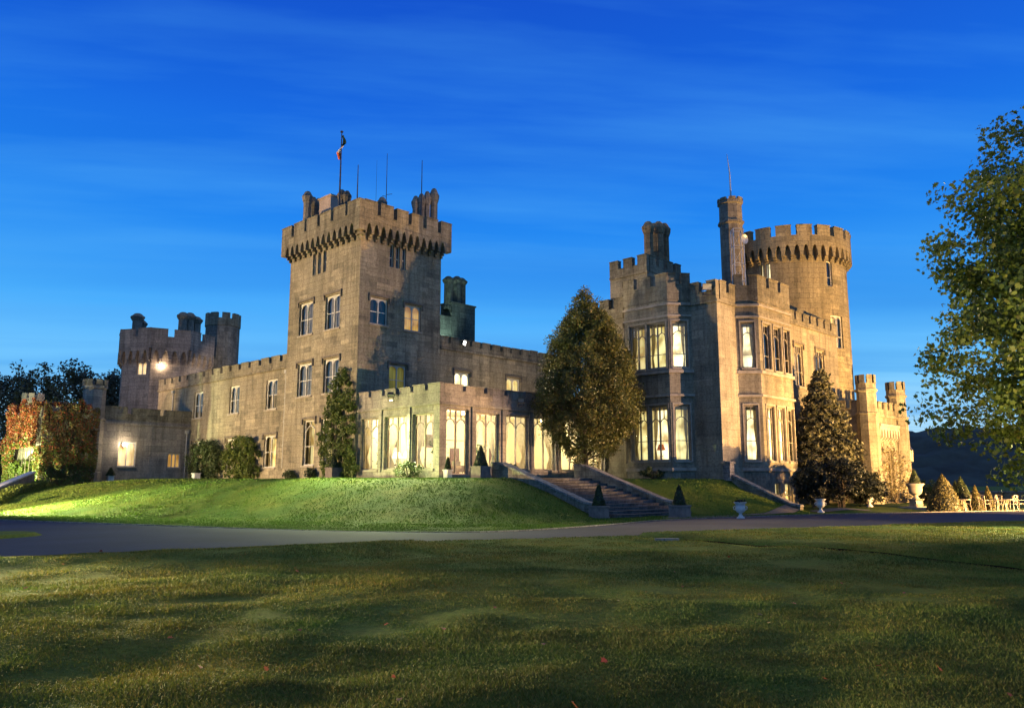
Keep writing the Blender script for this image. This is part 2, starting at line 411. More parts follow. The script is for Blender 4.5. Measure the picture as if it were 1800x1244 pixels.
class MB:
    def __init__(s):
        s.v = []; s.f = []; s.uv = []
    def face(s, pts, uv=None):
        i = len(s.v)
        s.v.extend(pts); s.f.append(tuple(range(i, i + len(pts))))
        if uv is None:
            a, b_, c = Vector(pts[0]), Vector(pts[1]), Vector(pts[2])
            nn = (b_ - a).cross(c - a)
            if nn.length > 1e-12: nn.normalize()
            if abs(nn.z) > .75:
                uv = [(p[0], p[1]) for p in pts]
            else:
                t = Vector((-nn.y, nn.x, 0))
                if t.length < 1e-6: t = Vector((1, 0, 0))
                t.normalize()
                uv = [(p[0] * t.x + p[1] * t.y, p[2]) for p in pts]
        s.uv.extend(uv)
    def fbox(s, fr, u0, u1, v0, v1, d0, d1, d0t=None):
        """box in a wall frame"""
        segs = max(1, int(math.ceil((u1 - u0) / .45))) if fr.curved else 1
        for k in range(segs):
            a = u0 + (u1 - u0) * k / segs; c = u0 + (u1 - u0) * (k + 1) / segs
            P = lambda u, v, d: fr(u, v, d)
            s.face([P(a, v0, d1), P(c, v0, d1), P(c, v1, d1), P(a, v1, d1)], [(a, v0), (c, v0), (c, v1), (a, v1)])
            s.face([P(c, v0, d0), P(a, v0, d0), P(a, v1, d0), P(c, v1, d0)], [(c, v0), (a, v0), (a, v1), (c, v1)])
            s.face([P(a, v1, d1), P(c, v1, d1), P(c, v1, d0), P(a, v1, d0)], [(a, d1), (c, d1), (c, d0), (a, d0)])
            s.face([P(a, v0, d0), P(c, v0, d0), P(c, v0, d1), P(a, v0, d1)], [(a, d0), (c, d0), (c, d1), (a, d1)])
            if k == 0: s.face([P(a, v0, d0), P(a, v0, d1), P(a, v1, d1), P(a, v1, d0)], [(d0, v0), (d1, v0), (d1, v1), (d0, v1)])
            if k == segs - 1: s.face([P(c, v0, d1), P(c, v0, d0), P(c, v1, d0), P(c, v1, d1)], [(d1, v0), (d0, v0), (d0, v1), (d1, v1)])
    def box(s, x0, x1, y0, y1, z0, z1):
        s.fbox(Fr((x0, y0, 0), (1, 0)), 0, x1 - x0, z0, z1, -(y1 - y0), 0)
    def prism(s, poly, z0, z1, cap=True):
        n = len(poly)
        acc = 0
        for i in range(n):
            a, c = poly[i], poly[(i + 1) % n]
            l = math.hypot(c[0] - a[0], c[1] - a[1])
            s.face([(a[0], a[1], z0), (c[0], c[1], z0), (c[0], c[1], z1), (a[0], a[1], z1)], [(acc, z0), (acc + l, z0), (acc + l, z1), (acc, z1)])
            acc += l
        if cap:
            s.face([(p[0], p[1], z1) for p in poly]); s.face([(p[0], p[1], z0) for p in reversed(poly)])
    def lathe(s, c, prof, n=16, rot=0.0):
        """prof: list of (r, z) from bottom to top"""
        for (r0, z0), (r1, z1) in zip(prof, prof[1:]):
            for k in range(n):
                a, d = rot + 2 * math.pi * k / n, rot + 2 * math.pi * (k + 1) / n
                P = lambda r, t, z: (c[0] + r * math.cos(t), c[1] + r * math.sin(t), z)
                rm = max(r0, r1)
                s.face([P(r0, a, z0), P(r0, d, z0), P(r1, d, z1), P(r1, a, z1)], [(a * rm, z0), (d * rm, z0), (d * rm, z1), (a * rm, z1)])
        r, z = prof[-1]
        if r > 1e-4:
            s.face([(c[0] + r * math.cos(rot + 2 * math.pi * k / n), c[1] + r * math.sin(rot + 2 * math.pi * k / n), z) for k in range(n)])
    def tube(s, pts, radii, n=6):
        pts = [Vector(p) for p in pts]
        if not hasattr(radii, '__len__'): radii = [radii] * len(pts)
        rings = []
        for i, p in enumerate(pts):
            d = (pts[min(i + 1, len(pts) - 1)] - pts[max(i - 1, 0)]).normalized()
            a = d.orthogonal().normalized() if i == 0 else None
            if a is None:
                a = (rings[-1][1] - d * rings[-1][1].dot(d)).normalized()
            b_ = d.cross(a)
            rings.append(([tuple(p + (a * math.cos(2 * math.pi * k / n) + b_ * math.sin(2 * math.pi * k / n)) * radii[i]) for k in range(n)], a))
        for (r0, _), (r1, _) in zip(rings, rings[1:]):
            for k in range(n):
                s.face([r0[k], r0[(k + 1) % n], r1[(k + 1) % n], r1[k]])
        s.face(list(reversed(rings[0][0]))); s.face(rings[-1][0])
    def bar(s, fr, p, q, w, d0, d1):
        """straight bar in the plane of a wall frame from (u,v) p to q"""
        dx, dy = q[0] - p[0], q[1] - p[1]; l = math.hypot(dx, dy); nx, ny = -dy / l * w / 2, dx / l * w / 2
        a = [(p[0] + nx, p[1] + ny), (p[0] - nx, p[1] - ny), (q[0] - nx, q[1] - ny), (q[0] + nx, q[1] + ny)]
        s.face([fr(u, v, d1) for u, v in a]); s.face([fr(u, v, d0) for u, v in reversed(a)])
        for i in range(4):
            c, e = a[i], a[(i + 1) % 4]
            s.face([fr(*c, d0), fr(*e, d0), fr(*e, d1), fr(*c, d1)])
    def build(s, name, m, parent=None, org=None, smooth=False):
        o_ = ORG[parent] if parent is not None else Vector(org or (0, 0, 0))
        me = bpy.data.meshes.new(name)
        v = np.array(s.v, dtype=np.float64).reshape(-1, 3) - np.array(o_)
        me.from_pydata(v.tolist(), [], s.f)
        uvl = me.uv_layers.new(name='UVMap')
        uvl.data.foreach_set('uv', np.array(s.uv, dtype=np.float32).ravel())
        me.materials.append(m)
        if smooth:
            import bmesh
            bm = bmesh.new(); bm.from_mesh(me); bmesh.ops.remove_doubles(bm, verts=bm.verts, dist=1e-4); bm.to_mesh(me); bm.free()
            me.polygons.foreach_set('use_smooth', [True] * len(me.polygons))
        ob = bpy.data.objects.new(name, me)
        COL.objects.link(ob)
        if parent is not None:
            ob.parent = parent
        else:
            ob.location = o_
        ORG[ob] = o_
        return ob

def wall(mb, fr, u0, u1, v0, v1, holes=(), rev=.32):
    us = sorted({u0, u1, *[max(u0, min(u1, h[i])) for h in holes for i in (0, 1)]})
    vs = sorted({v0, v1, *[max(v0, min(v1, h[i])) for h in holes for i in (2, 3)]})
    if fr.curved:
        k = int((u1 - u0) / .5) + 1
        us = sorted(set(us) | {u0 + (u1 - u0) * i / k for i in range(k + 1)})
    for a, c in zip(us, us[1:]):
        if c - a < 1e-6: continue
        for e, g in zip(vs, vs[1:]):
            if g - e < 1e-6: continue
            mu, mv = (a + c) / 2, (e + g) / 2
            if any(h[0] < mu < h[1] and h[2] < mv < h[3] for h in holes): continue
            mb.face([fr(a, e), fr(c, e), fr(c, g), fr(a, g)], [(a, e), (c, e), (c, g), (a, g)])
    for a, c, e, g in holes:
        mb.face([fr(a, e, 0), fr(a, g, 0), fr(a, g, -rev), fr(a, e, -rev)], [(0, e), (0, g), (rev, g), (rev, e)])
        mb.face([fr(c, g, 0), fr(c, e, 0), fr(c, e, -rev), fr(c, g, -rev)], [(0, g), (0, e), (rev, e), (rev, g)])
        mb.face([fr(a, g, 0), fr(c, g, 0), fr(c, g, -rev), fr(a, g, -rev)])
        mb.face([fr(c, e, 0), fr(a, e, 0), fr(a, e, -rev), fr(c, e, -rev)])

def crenel(mb, fr, u0, u1, v0, vlow, vtop, n, gap, th=.4, d=0.0, cop=.07):
    """low wall with n merlons, first and last at the ends; outer face at d"""
    mb.fbox(fr, u0, u1, v0, vlow, d - th, d)
    w = ((u1 - u0) - (n - 1) * gap) / n
    for i in range(n):
        a = u0 + i * (w + gap)
        jit = random.uniform(-.045, .03)
        ga, gb = (random.uniform(-.05, .03) if i > 0 else 0), (random.uniform(-.03, .05) if i < n - 1 else 0)
        mb.fbox(fr, a + ga, a + w + gb, vlow, vtop - cop + jit, d - th, d)
        mb.fbox(fr, a - .03 * (i > 0), a + w + .03 * (i < n - 1), vtop - cop + jit, vtop + jit, d - th - .04, d + .05)
        if i < n - 1:
            mb.fbox(fr, a + w, a + w + gap, vlow, vlow + .05, d - th - .02, d + .04)

def machic(mb, fr, u0, u1, vbot, vspr, vtop, p, n, cw=.34, back=.35):
    """corbel table with pointed arches carrying a parapet that projects p"""
    b_ = (u1 - u0) / n
    h = vspr - vbot
    rise = (vtop - vspr) * .72
    for i in range(n + 1):
        c = u0 + i * b_
        a, e = c - b_ * cw / 2, c + b_ * cw / 2
        a, e = max(a, u0), min(e, u1)
        for k in range(3):
            mb.fbox(fr, a, e, vbot + h * k / 3, vbot + h * (k + 1) / 3 - .03, 0, p * (k + 1) / 3.0)
        mb.fbox(fr, a, e, vspr - .03, vtop, 0, p)
    for i in range(n):
        a, e = u0 + i * b_ + b_ * cw / 2, u0 + (i + 1) * b_ - b_ * cw / 2
        w = e - a; S = 8
        f = lambda t: vspr + rise * (1 - abs(2 * t - 1) ** 2.3)
        for k in range(S):
            t0, t1 = k / S, (k + 1) / S
            x0, x1 = a + w * t0, a + w * t1
            mb.face([fr(x0, f(t0), p), fr(x1, f(t1), p), fr(x1, vtop, p), fr(x0, vtop, p)], [(x0, f(t0)), (x1, f(t1)), (x1, vtop), (x0, vtop)])
            mb.face([fr(x0, f(t0), p), fr(x0, f(t0), p - .3), fr(x1, f(t1), p - .3), fr(x1, f(t1), p)])

def window(par, fr, ua, ub, va, vb, n=2, style='sash', lit=None, hood=True, sill=True, rev=.32, transom=.48, arch=.80, fm=None, pane_d=None, curtain='flat', name='window', bw=None):
    """frame mesh with glass, curtain, hood and sill as sub-parts"""
    f = MB(); w = ub - ua; h = vb - va
    d1 = -rev * .45; d0 = d1 - .07
    bw = bw or (.065 if style == 'sash' else .085)
    f.fbox(fr, ua + .001, ua + bw, va + .001, vb - .001, d0, d1)
    f.fbox(fr, ub - bw, ub - .001, va + .001, vb - .001, d0, d1)
    f.fbox(fr, ua + bw, ub - bw, va + .001, va + bw, d0, d1)
    f.fbox(fr, ua + bw, ub - bw, vb - bw, vb - .001, d0, d1)
    iw = (w - 2 * bw); lw = iw / n
    for i in range(1, n):
        c = ua + bw + lw * i
        f.fbox(fr, c - bw * .55, c + bw * .55, va + bw, vb - bw, d0 - .01, d1 + .015)
    for i in range(n):
        a = ua + bw + lw * i + (bw * .55 if i > 0 else 0); e = ua + bw + lw * (i + 1) - (bw * .55 if i < n - 1 else 0)
        if transom:
            t = va + h * transom
            f.fbox(fr, a, e, t - .022, t + .022, d0 + .01, d1 - .01)
        if style == 'sash':
            vs = va + h * arch; rise = (vb - bw - vs) * .86; S = 8
            g = lambda t: vs + rise * math.sqrt(max(0, 1 - (2 * t - 1) ** 2))
            for k in range(S):
                t0, t1 = k / S, (k + 1) / S; x0, x1 = a + (e - a) * t0, a + (e - a) * t1
                f.face([fr(x0, g(t0), d1 - .01), fr(x1, g(t1), d1 - .01), fr(x1, vb - bw, d1 - .01), fr(x0, vb - bw, d1 - .01)])
                f.face([fr(x0, g(t0), d1 - .01), fr(x0, g(t0), d0), fr(x1, g(t1), d0), fr(x1, g(t1), d1 - .01)])
        elif style == 'tracery':
            vs = va + h * arch; pk = vs + min((e - a) * .42, (vb - vs) * .55); mid = (a + e) / 2
            f.bar(fr, (a, vs), (a + (e - a) * .22, vs + (pk - vs) * .72), .05, d0 + .004, d1 + .004)
            f.bar(fr, (a + (e - a) * .22, vs + (pk - vs) * .72), (mid, pk), .05, d0 + .006, d1 + .006)
            f.bar(fr, (e, vs), (e - (e - a) * .22, vs + (pk - vs) * .72), .05, d0 + .004, d1 + .004)
            f.bar(fr, (e - (e - a) * .22, vs + (pk - vs) * .72), (mid, pk), .05, d0 + .006, d1 + .006)
            f.fbox(fr, mid - .022, mid + .022, pk, vb - bw, d0 + .01, d1)
    fo = f.build(name, fm or WHITE, par)
    g = MB(); pd = d0 + .03
    g.face([fr(ua + .02, va + .02, pd), fr(ub - .02, va + .02, pd), fr(ub - .02, vb - .02, pd), fr(ua + .02, vb - .02, pd)])
    g.build('glass_pane', GLASS, fo)
    dc = d0 - .18
    if curtain == 'flat' and lit in ('cream', 'yellow', 'white', 'bright') and h > 2.2:
        curtain = 'room'
    if curtain in ('flat', 'room'):
        if curtain == 'room': dc -= .35
        c = MB(); k = max(6, int(w / .09))
        for i in range(k):
            x0, x1 = ua - .1 + (w + .2) * i / k, ua - .1 + (w + .2) * (i + 1) / k
            z0, z1 = .03 * math.sin(i * 1.9), .03 * math.sin((i + 1) * 1.9)
            c.face([fr(x0, va - .1, dc + z0), fr(x1, va - .1, dc + z1), fr(x1, vb + .1, dc + z1), fr(x0, vb + .1, dc + z0)], [(x0, va), (x1, va), (x1, vb), (x0, vb)])
        c.build('curtain', LIT[lit] if lit in LIT else (DARKIN if lit == 'dark' else NET), fo)
    if curtain == 'room':
        dc += .30
        pl = MB(); pl.fbox(fr, ua - .05, ub + .05, vb - h * .07, vb + .05, dc - .06, dc + .06); pl.build('pelmet', DRAPE, fo)
    if curtain in ('drapes', 'room'):
        full = curtain == 'drapes'
        for sgn in (0, 1):
            c = MB(); k = 14; rows = 12
            def P(i, j):
                t = i / k; q = j / rows
                wd = w * ((.33 if full else .22) - (.20 if full else .10) * math.exp(-((q - .30) / .20) ** 2) - .06 * (q < .3))
                x = (ua + .03 + wd * t) if sgn == 0 else (ub - .03 - wd * t)
                return fr(x, va + .02 + (h - .04) * q, dc + .04 * math.sin(i * 2.1 + q))
            for i in range(k):
                for j in range(rows):
                    c.face([P(i, j), P(i + 1, j), P(i + 1, j + 1), P(i, j + 1)])
            c.build('drape', DRAPE, fo)
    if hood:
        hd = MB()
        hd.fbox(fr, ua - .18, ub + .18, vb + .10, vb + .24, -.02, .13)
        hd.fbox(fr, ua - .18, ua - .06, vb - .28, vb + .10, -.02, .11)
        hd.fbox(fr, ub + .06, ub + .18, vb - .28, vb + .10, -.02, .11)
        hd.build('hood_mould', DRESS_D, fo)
    if sill:
        sl = MB(); sl.fbox(fr, ua - .08, ub + .08, va - .13, va - .003, -.2, .09)
        sl.build('sill', DRESS, fo)
    return fo

def leaves(name, cen, size, m, parent=None, org=None, shape='leaf', nrm=None, jitter=1.0):
    """one mesh of separate leaf-sized faces; cen (N,3) in world metres"""
    cen = np.asarray(cen, dtype=np.float64); k = len(cen)
    T = {'leaf': [(-.5, 0), (-.15, -.28), (.5, 0), (-.15, .28)],
         'tri': [(-.5, -.2), (.6, 0), (-.5, .2)],
         'maple': [(-.5, -.06), (-.28, -.42), (-.05, -.24), (.16, -.52), (.2, -.16), (.58, 0), (.2, .16), (.16, .52), (-.05, .24), (-.28, .42), (-.5, .06)],
         'spray': [(-.5, 0), (-.2, -.16), (.1, -.24), (.5, -.06), (.5, .06), (.1, .24), (-.2, .16)]}[shape]
    T = np.array(T); q = len(T)
    n_ = RNG.normal(size=(k, 3)) * jitter
    if nrm is not None: n_ = n_ + np.asarray(nrm)
    n_ /= np.linalg.norm(n_, axis=1, keepdims=True) + 1e-9
    a = np.cross(n_, RNG.normal(size=(k, 3))); a /= np.linalg.norm(a, axis=1, keepdims=True) + 1e-9
    b_ = np.cross(n_, a)
    s_ = (np.asarray(size) * np.ones(k))[:, None] * RNG.uniform(.7, 1.3, (k, 1))
    V = cen[:, None, :] + a[:, None, :] * (T[None, :, 0:1] * s_[:, None, :]) + b_[:, None, :] * (T[None, :, 1:2] * s_[:, None, :])
    if shape in ('maple', 'leaf'):
        V = V + n_[:, None, :] * (np.abs(T[None, :, 1:2]) * s_[:, None, :] * .35)
    return rawmesh(name, V.reshape(-1, 3), k, q, m, parent, org)
def rawmesh(name, V, k, q, m, parent=None, org=None):
    o_ = np.array(ORG[parent] if parent is not None else Vector(org or (0, 0, 0)))
    V = V - o_
    me = bpy.data.meshes.new(name)
    me.vertices.add(k * q); me.vertices.foreach_set('co', V.astype(np.float32).ravel())
    me.loops.add(k * q); me.loops.foreach_set('vertex_index', np.arange(k * q, dtype=np.int32))
    me.polygons.add(k); me.polygons.foreach_set('loop_start', np.arange(0, k * q, q, dtype=np.int32))
    me.update(calc_edges=True)
    me.materials.append(m)
    ob = bpy.data.objects.new(name, me); COL.objects.link(ob)
    if parent is not None: ob.parent = parent
    else: ob.location = o_.tolist()
    ORG[ob] = Vector(o_.tolist())
    return ob
def clumped(centers, radii, per):
    centers = np.asarray(centers); k = len(centers)
    c = np.repeat(centers, per, axis=0); r = np.repeat(np.asarray(radii) * np.ones(k), per)[:, None]
    d = RNG.normal(size=c.shape); d /= np.linalg.norm(d, axis=1, keepdims=True)
    return c + d * r * RNG.uniform(.15, 1, (len(c), 1)) ** .6
# ================================================================== BUILDINGS
ZT = 2.1
def XL(X, Ya):            # a face looking towards -X whose u runs towards -Y, starting at Ya
    return Fr((X, Ya, 0), (0, -1))
def YF(Y, Xa):            # a face looking towards -Y, u runs towards +X
    return Fr((Xa, Y, 0), (1, 0))
def rect_closed(mb, x0, x1, y0, y1, z0, z1, skip=()):
    """plain back and side walls of a rectangular volume"""
    if 'E' not in skip: mb.fbox(Fr((x1, y0, 0), (0, 1)), .012, y1 - y0, z0, z1 - .004, -.3, 0)
    if 'N' not in skip: mb.fbox(Fr((x1, y1, 0), (-1, 0)), .3, x1 - x0 - .012, z0, z1 - .004, -.3, 0)
def chimney(par, x, y, z0, z1, r, m=None, name='chimney_pot', n=8):
    c = MB(); h = z1 - z0
    c.lathe((x, y), [(r * 1.25, z0), (r * 1.25, z0 + h * .10), (r * .95, z0 + h * .14), (r * .92, z0 + h * .78), (r * 1.05, z0 + h * .80),
                     (r * 1.3, z0 + h * .86), (r * 1.36, z0 + h * .90), (r * 1.05, z0 + h * .93), (r * .7, z1 - h * .02), (r * .45, z1)], n, random.random())
    return c.build(name, m or STONE_C, par)
def pipe(par, fr, u, v0, v1, head=True):
    p = MB()
    p.tube([fr(u, v0, .12), fr(u, v1 - .15, .12)], .055, 8)
    if head: p.fbox(fr, u - .14, u + .14, v1 - .2, v1 + .06, .005, .24)
    for k in range(int((v1 - v0) / 1.8)):
        p.fbox(fr, u - .09, u + .09, v0 + .8 + 1.8 * k, v0 + .86 + 1.8 * k, .004, .19)
    return p.build('downpipe', PIPE, par)

# ---------------------------------------------------------------- square tower
def square_tower():
    x0, x1, y0, y1 = 31.6, 38.9, 45.6, 54.8
    t = thing('square_tower', 'tall square battlemented stone tower with a flagpole on its roof', 'tower', (x0, y0, ZT - .6))
    fl, fr_ = XL(x0, y1), YF(y0, x0)
    LU, RU = y1 - y0, x1 - x0
    top = 19.7
    def rectL(px0, px1, v0, v1):
        a = fl.uv(px0, 620)[0]; c = fl.uv(px1, 620)[0]; return (a, c, v0, v1)
    yy = lambda Y: y1 - Y
    Lw = [(yy(53.25), yy(51.35), 12.55, 15.0), (yy(49.75), yy(47.85), 12.55, 15.0), (yy(53.15), yy(51.2), 8.0, 10.4), (yy(49.7), yy(47.75), 8.0, 10.4)]
    Lg = [(yy(52.05), yy(50.55), 3.0, 6.2), (yy(49.75), yy(48.3), 3.0, 6.2)]
    Ls = [(yy(51.65), yy(51.25), 16.9, 18.95), (yy(50.95), yy(50.55), 16.9, 18.95), (yy(50.25), yy(49.85), 16.9, 18.95)]
    Rw = [(.95, 2.45, 12.65, 14.5), (3.95, 5.45, 12.6, 14.45)]
    Rd = [(2.7, 4.2, 7.95, 9.95)]
    Rs = [(2.52, 2.86, 16.95, 18.7), (3.08, 3.42, 16.95, 18.7), (3.64, 3.98, 16.95, 18.7)]
    w = MB()
    wall(w, fl, 0, LU, .8, top, Lw + Lg + Ls, .34)
    wall(w, fr_, 0, RU, .8, top, Rw + Rd + Rs, .30)
    rect_closed(w, x0, x1, y0, y1, .8, top)
    w.fbox(fl, -.06, LU + .06, .8, ZT + .75, -.1, .075); w.fbox(fr_, .0, RU, .8, ZT + .74, -.1, .07)
    w.build('wall', STONE, t)
    p = .55
    pb = MB()
    flp = Fr((x0 - p, y1 + p, 0), (0, -1))
    machic(pb, XL(x0, y1), 0, LU, 18.45, 18.98, 19.75, p, 13)
    machic(pb, YF(y0, x0), 0, RU, 18.46, 18.99, 19.75, p, 12)
    # solid corner where the two tables meet, then the parapet ring
    pb.box(x0 - p, x0, y0 - p, y0, 18.95, 19.75); pb.box(x0 - p * .66, x0, y0 - p * .66, y0, 18.7, 18.95); pb.box(x0 - p * .33, x0, y0 - p * .33, y0, 18.45, 18.7)
    pb.box(x0 - p, x0, y1, y1 + p, 18.95, 19.75); pb.box(x1, x1 + p, y0 - p, y0, 18.95, 19.75)
    crenel(pb, flp, 0, LU + 2 * p, 19.75, 20.2, 21.2, 6, .34, .42)
    crenel(pb, Fr((x0 - p + .43, y0 - p, 0), (1, 0)), 0, RU + 2 * p - .43, 19.755, 20.195, 21.2, 6, .34, .42)
    crenel(pb, Fr((x1 + p, y0 - p + .43, 0), (0, 1)), 0, LU + 2 * p - .43, 19.75, 20.2, 21.2, 6, .34, .42)
    crenel(pb, Fr((x1 + p - .43, y1 + p, 0), (-1, 0)), 0, RU + 2 * p - .86, 19.75, 20.2, 21.2, 6, .34, .42)
    pb.build('parapet', STONE_D, t)
    r = MB(); r.box(x0 - p + .1, x1 + p - .1, y0 - p + .1, y1 + p - .1, 19.78, 19.9); r.build('roof', ROOFM, t)
    for h in Lw: window(t, fl, *h, style='sash', hood=True, rev=.34, arch=.82)
    for h in Lg: window(t, fl, *h, n=1, style='tracery', lit='cream', hood=True, rev=.34, transom=.42, arch=.74)
    for h in Ls: window(t, fl, *h, n=1, style='sash', lit='dark', hood=False, sill=False, transom=.4, arch=.9, bw=.04)
    for h, l in zip(Rw, ('dark', 'orange')): window(t, fr_, *h, lit=l, rev=.30, arch=.80)
    for h in Rd: window(t, fr_, *h, lit='dim', rev=.30, arch=.86)
    for h in Rs: window(t, fr_, *h, n=1, lit='dark', hood=False, sill=False, transom=.4, arch=.9, bw=.05)
    # chimneys and the little roof house
    def on_roof(px, depth_y): q = onY(px, 345, depth_y); return q.x, q.y
    for px, dy, py, r_ in ((541, 54.3, 337, .34), (552, 54.9, 347, .27), (560, 55.0, 349, .25)):
        x, y = on_roof(px, dy); chimney(t, x, y, 19.9, zat(py, x, y), r_)
    for px, dy, py, r_ in ((601, 50.5, 334, .28), (610, 50.0, 336, .27), (672, 50.5, 347, .32)):
        x, y = on_roof(px, dy); chimney(t, x, y, 19.9, zat(py, x, y), r_)
    for px, dy, py, r_ in ((731, 49.9, 345, .27), (741, 49.5, 341, .27), (751, 49.5, 337, .27), (763, 49.3, 332, .32)):
        x, y = on_roof(px, dy); chimney(t, x, y, 19.9, zat(py, x, y), r_)
    h = MB(); x, y = on_roof(582, 52.6); z = zat(349, x, y)
    h.box(x - .4, x + 1.2, y - .6, y + 1.0, 19.9, z); h.box(x - .5, x + 1.3, y - .7, y + 1.1, z, z + .1)
    h.build('roof_hut', HUTM, t)
    st = MB(); x, y = on_roof(747, 48.9); st.box(x - .95, x + 1.0, y - .3, y + .9, 19.9, zat(386, x, y)); st.build('chimney_base', STONE_C, t)
    return t
square_tower()

# ---------------------------------------------------------------- long wing
def long_wing():
    x0, y0, y1 = 32.0, 54.8, 79.0
    t = thing('long_wing', 'long two storey battlemented stone wing between the square tower and the grey low block', 'building', (x0, y0, ZT - .6))
    f = XL(x0, y1); u = lambda Y: y1 - Y
    up = [(u(71.15), u(69.4), 7.45, 9.75), (u(64.45), u(62.75), 7.45, 9.75), (u(58.4), u(56.7), 7.42, 9.75)]
    lo = [(u(71.0), u(69.0), 2.3, 5.35), (u(64.6), u(62.95), 2.8, 5.35), (u(58.35), u(56.5), 2.95, 5.38)]
    w = MB()
    wall(w, f, 0, y1 - y0, .6, 10.5, up + lo, .3)
    rect_closed(w, x0, x0 + 8, y0, y1, .6, 10.5)
    w.fbox(f, 0, y1 - y0, .6, ZT + .55, -.1, .08)
    w.build('wall', STONE, t)
    p = MB(); p.fbox(f, 0, y1 - y0, 10.42, 10.6, -.2, .14)
    crenel(p, f, 0, y1 - y0, 10.6, 10.98, 11.55, 15, .42, .4, .06)
    p.build('parapet', STONE_D, t)
    r = MB(); r.box(x0 + .3, x0 + 8, y0 + .01, y1, 10.45, 10.6); r.build('roof', ROOFM, t)
    for h in up: window(t, f, *h, hood=False, rev=.3, arch=.82)
    for h, l in zip(lo, ('cream', 'yellow', 'cream')): window(t, f, *h, n=2, lit=l, rev=.3, arch=.86)
    pipe(t, f, u(55.25), 1.9, 10.2); pipe(t, f, u(75.4), 6.6, 10.2)
    return t
long_wing()

# ---------------------------------------------------------------- rear hall behind the conservatory
def rear_hall():
    x0, x1, y0 = 38.91, 54.0, 45.65
    t = thing('rear_hall', 'two storey battlemented hall wall rising behind the conservatory roof', 'building', (x0, y0, ZT))
    f = YF(y0, x0); u = lambda X: X - x0
    ws = [(u(40.45), u(42.0), 8.85, 10.05), (u(46.0), u(47.55), 9.0, 10.1), (u(50.3), u(51.9), 8.6, 9.9)]
    w = MB(); wall(w, f, 0, x1 - x0, ZT - .2, 11.75, ws, .3); rect_closed(w, x0, x1, y0, y0 + 9, 7.0, 11.75)
    w.build('wall', STONE, t)
    p = MB(); p.fbox(f, 0, x1 - x0, 11.6, 11.78, -.2, .13); crenel(p, f, 0, x1 - x0, 11.78, 12.1, 12.62, 14, .28, .4, .05)
    p.build('parapet', STONE_D, t)
    r = MB(); r.box(x0, x1, y0 + .3, y0 + 9, 11.6, 11.75); r.build('roof', ROOFM, t)
    for h, l in zip(ws, ('bright', 'cream', 'bright')): window(t, f, *h, lit=l, transom=0, arch=.62, rev=.3)
    g = MB(); a = onY(765, 560, 49.0); b_ = onY(835, 560, 49.0)
    zt = zat(541, b_.x, 49.0)
    g.box(a.x, b_.x - 1.2, 49.02, 50.3, 11.6, zat(551, a.x, 49)); g.box(b_.x - 2.6, b_.x, 49.0, 50.4, 11.6, zt); g.box(b_.x - 2.7, b_.x + .08, 48.93, 50.47, zt, zt + .12)
    cs = g.build('chimney_stack', GREENST, t)
    for i, px in enumerate((788, 796, 803, 811)):
        q = onY(px, 520, 49.5 + .25 * (i % 2)); chimney(cs, q.x, q.y, zat(545, q.x, q.y), zat(486 + i % 2 * 3, q.x, q.y), .38, GREENST)
    return t
GREENST = stone('green_lit_chimney_stone', (.125, .165, .135), (.095, .125, .105), (.05, .065, .055), bw=.6, rh=.4)  # greenish lamplight on the stack is tinted into this stone colour
rear_hall()

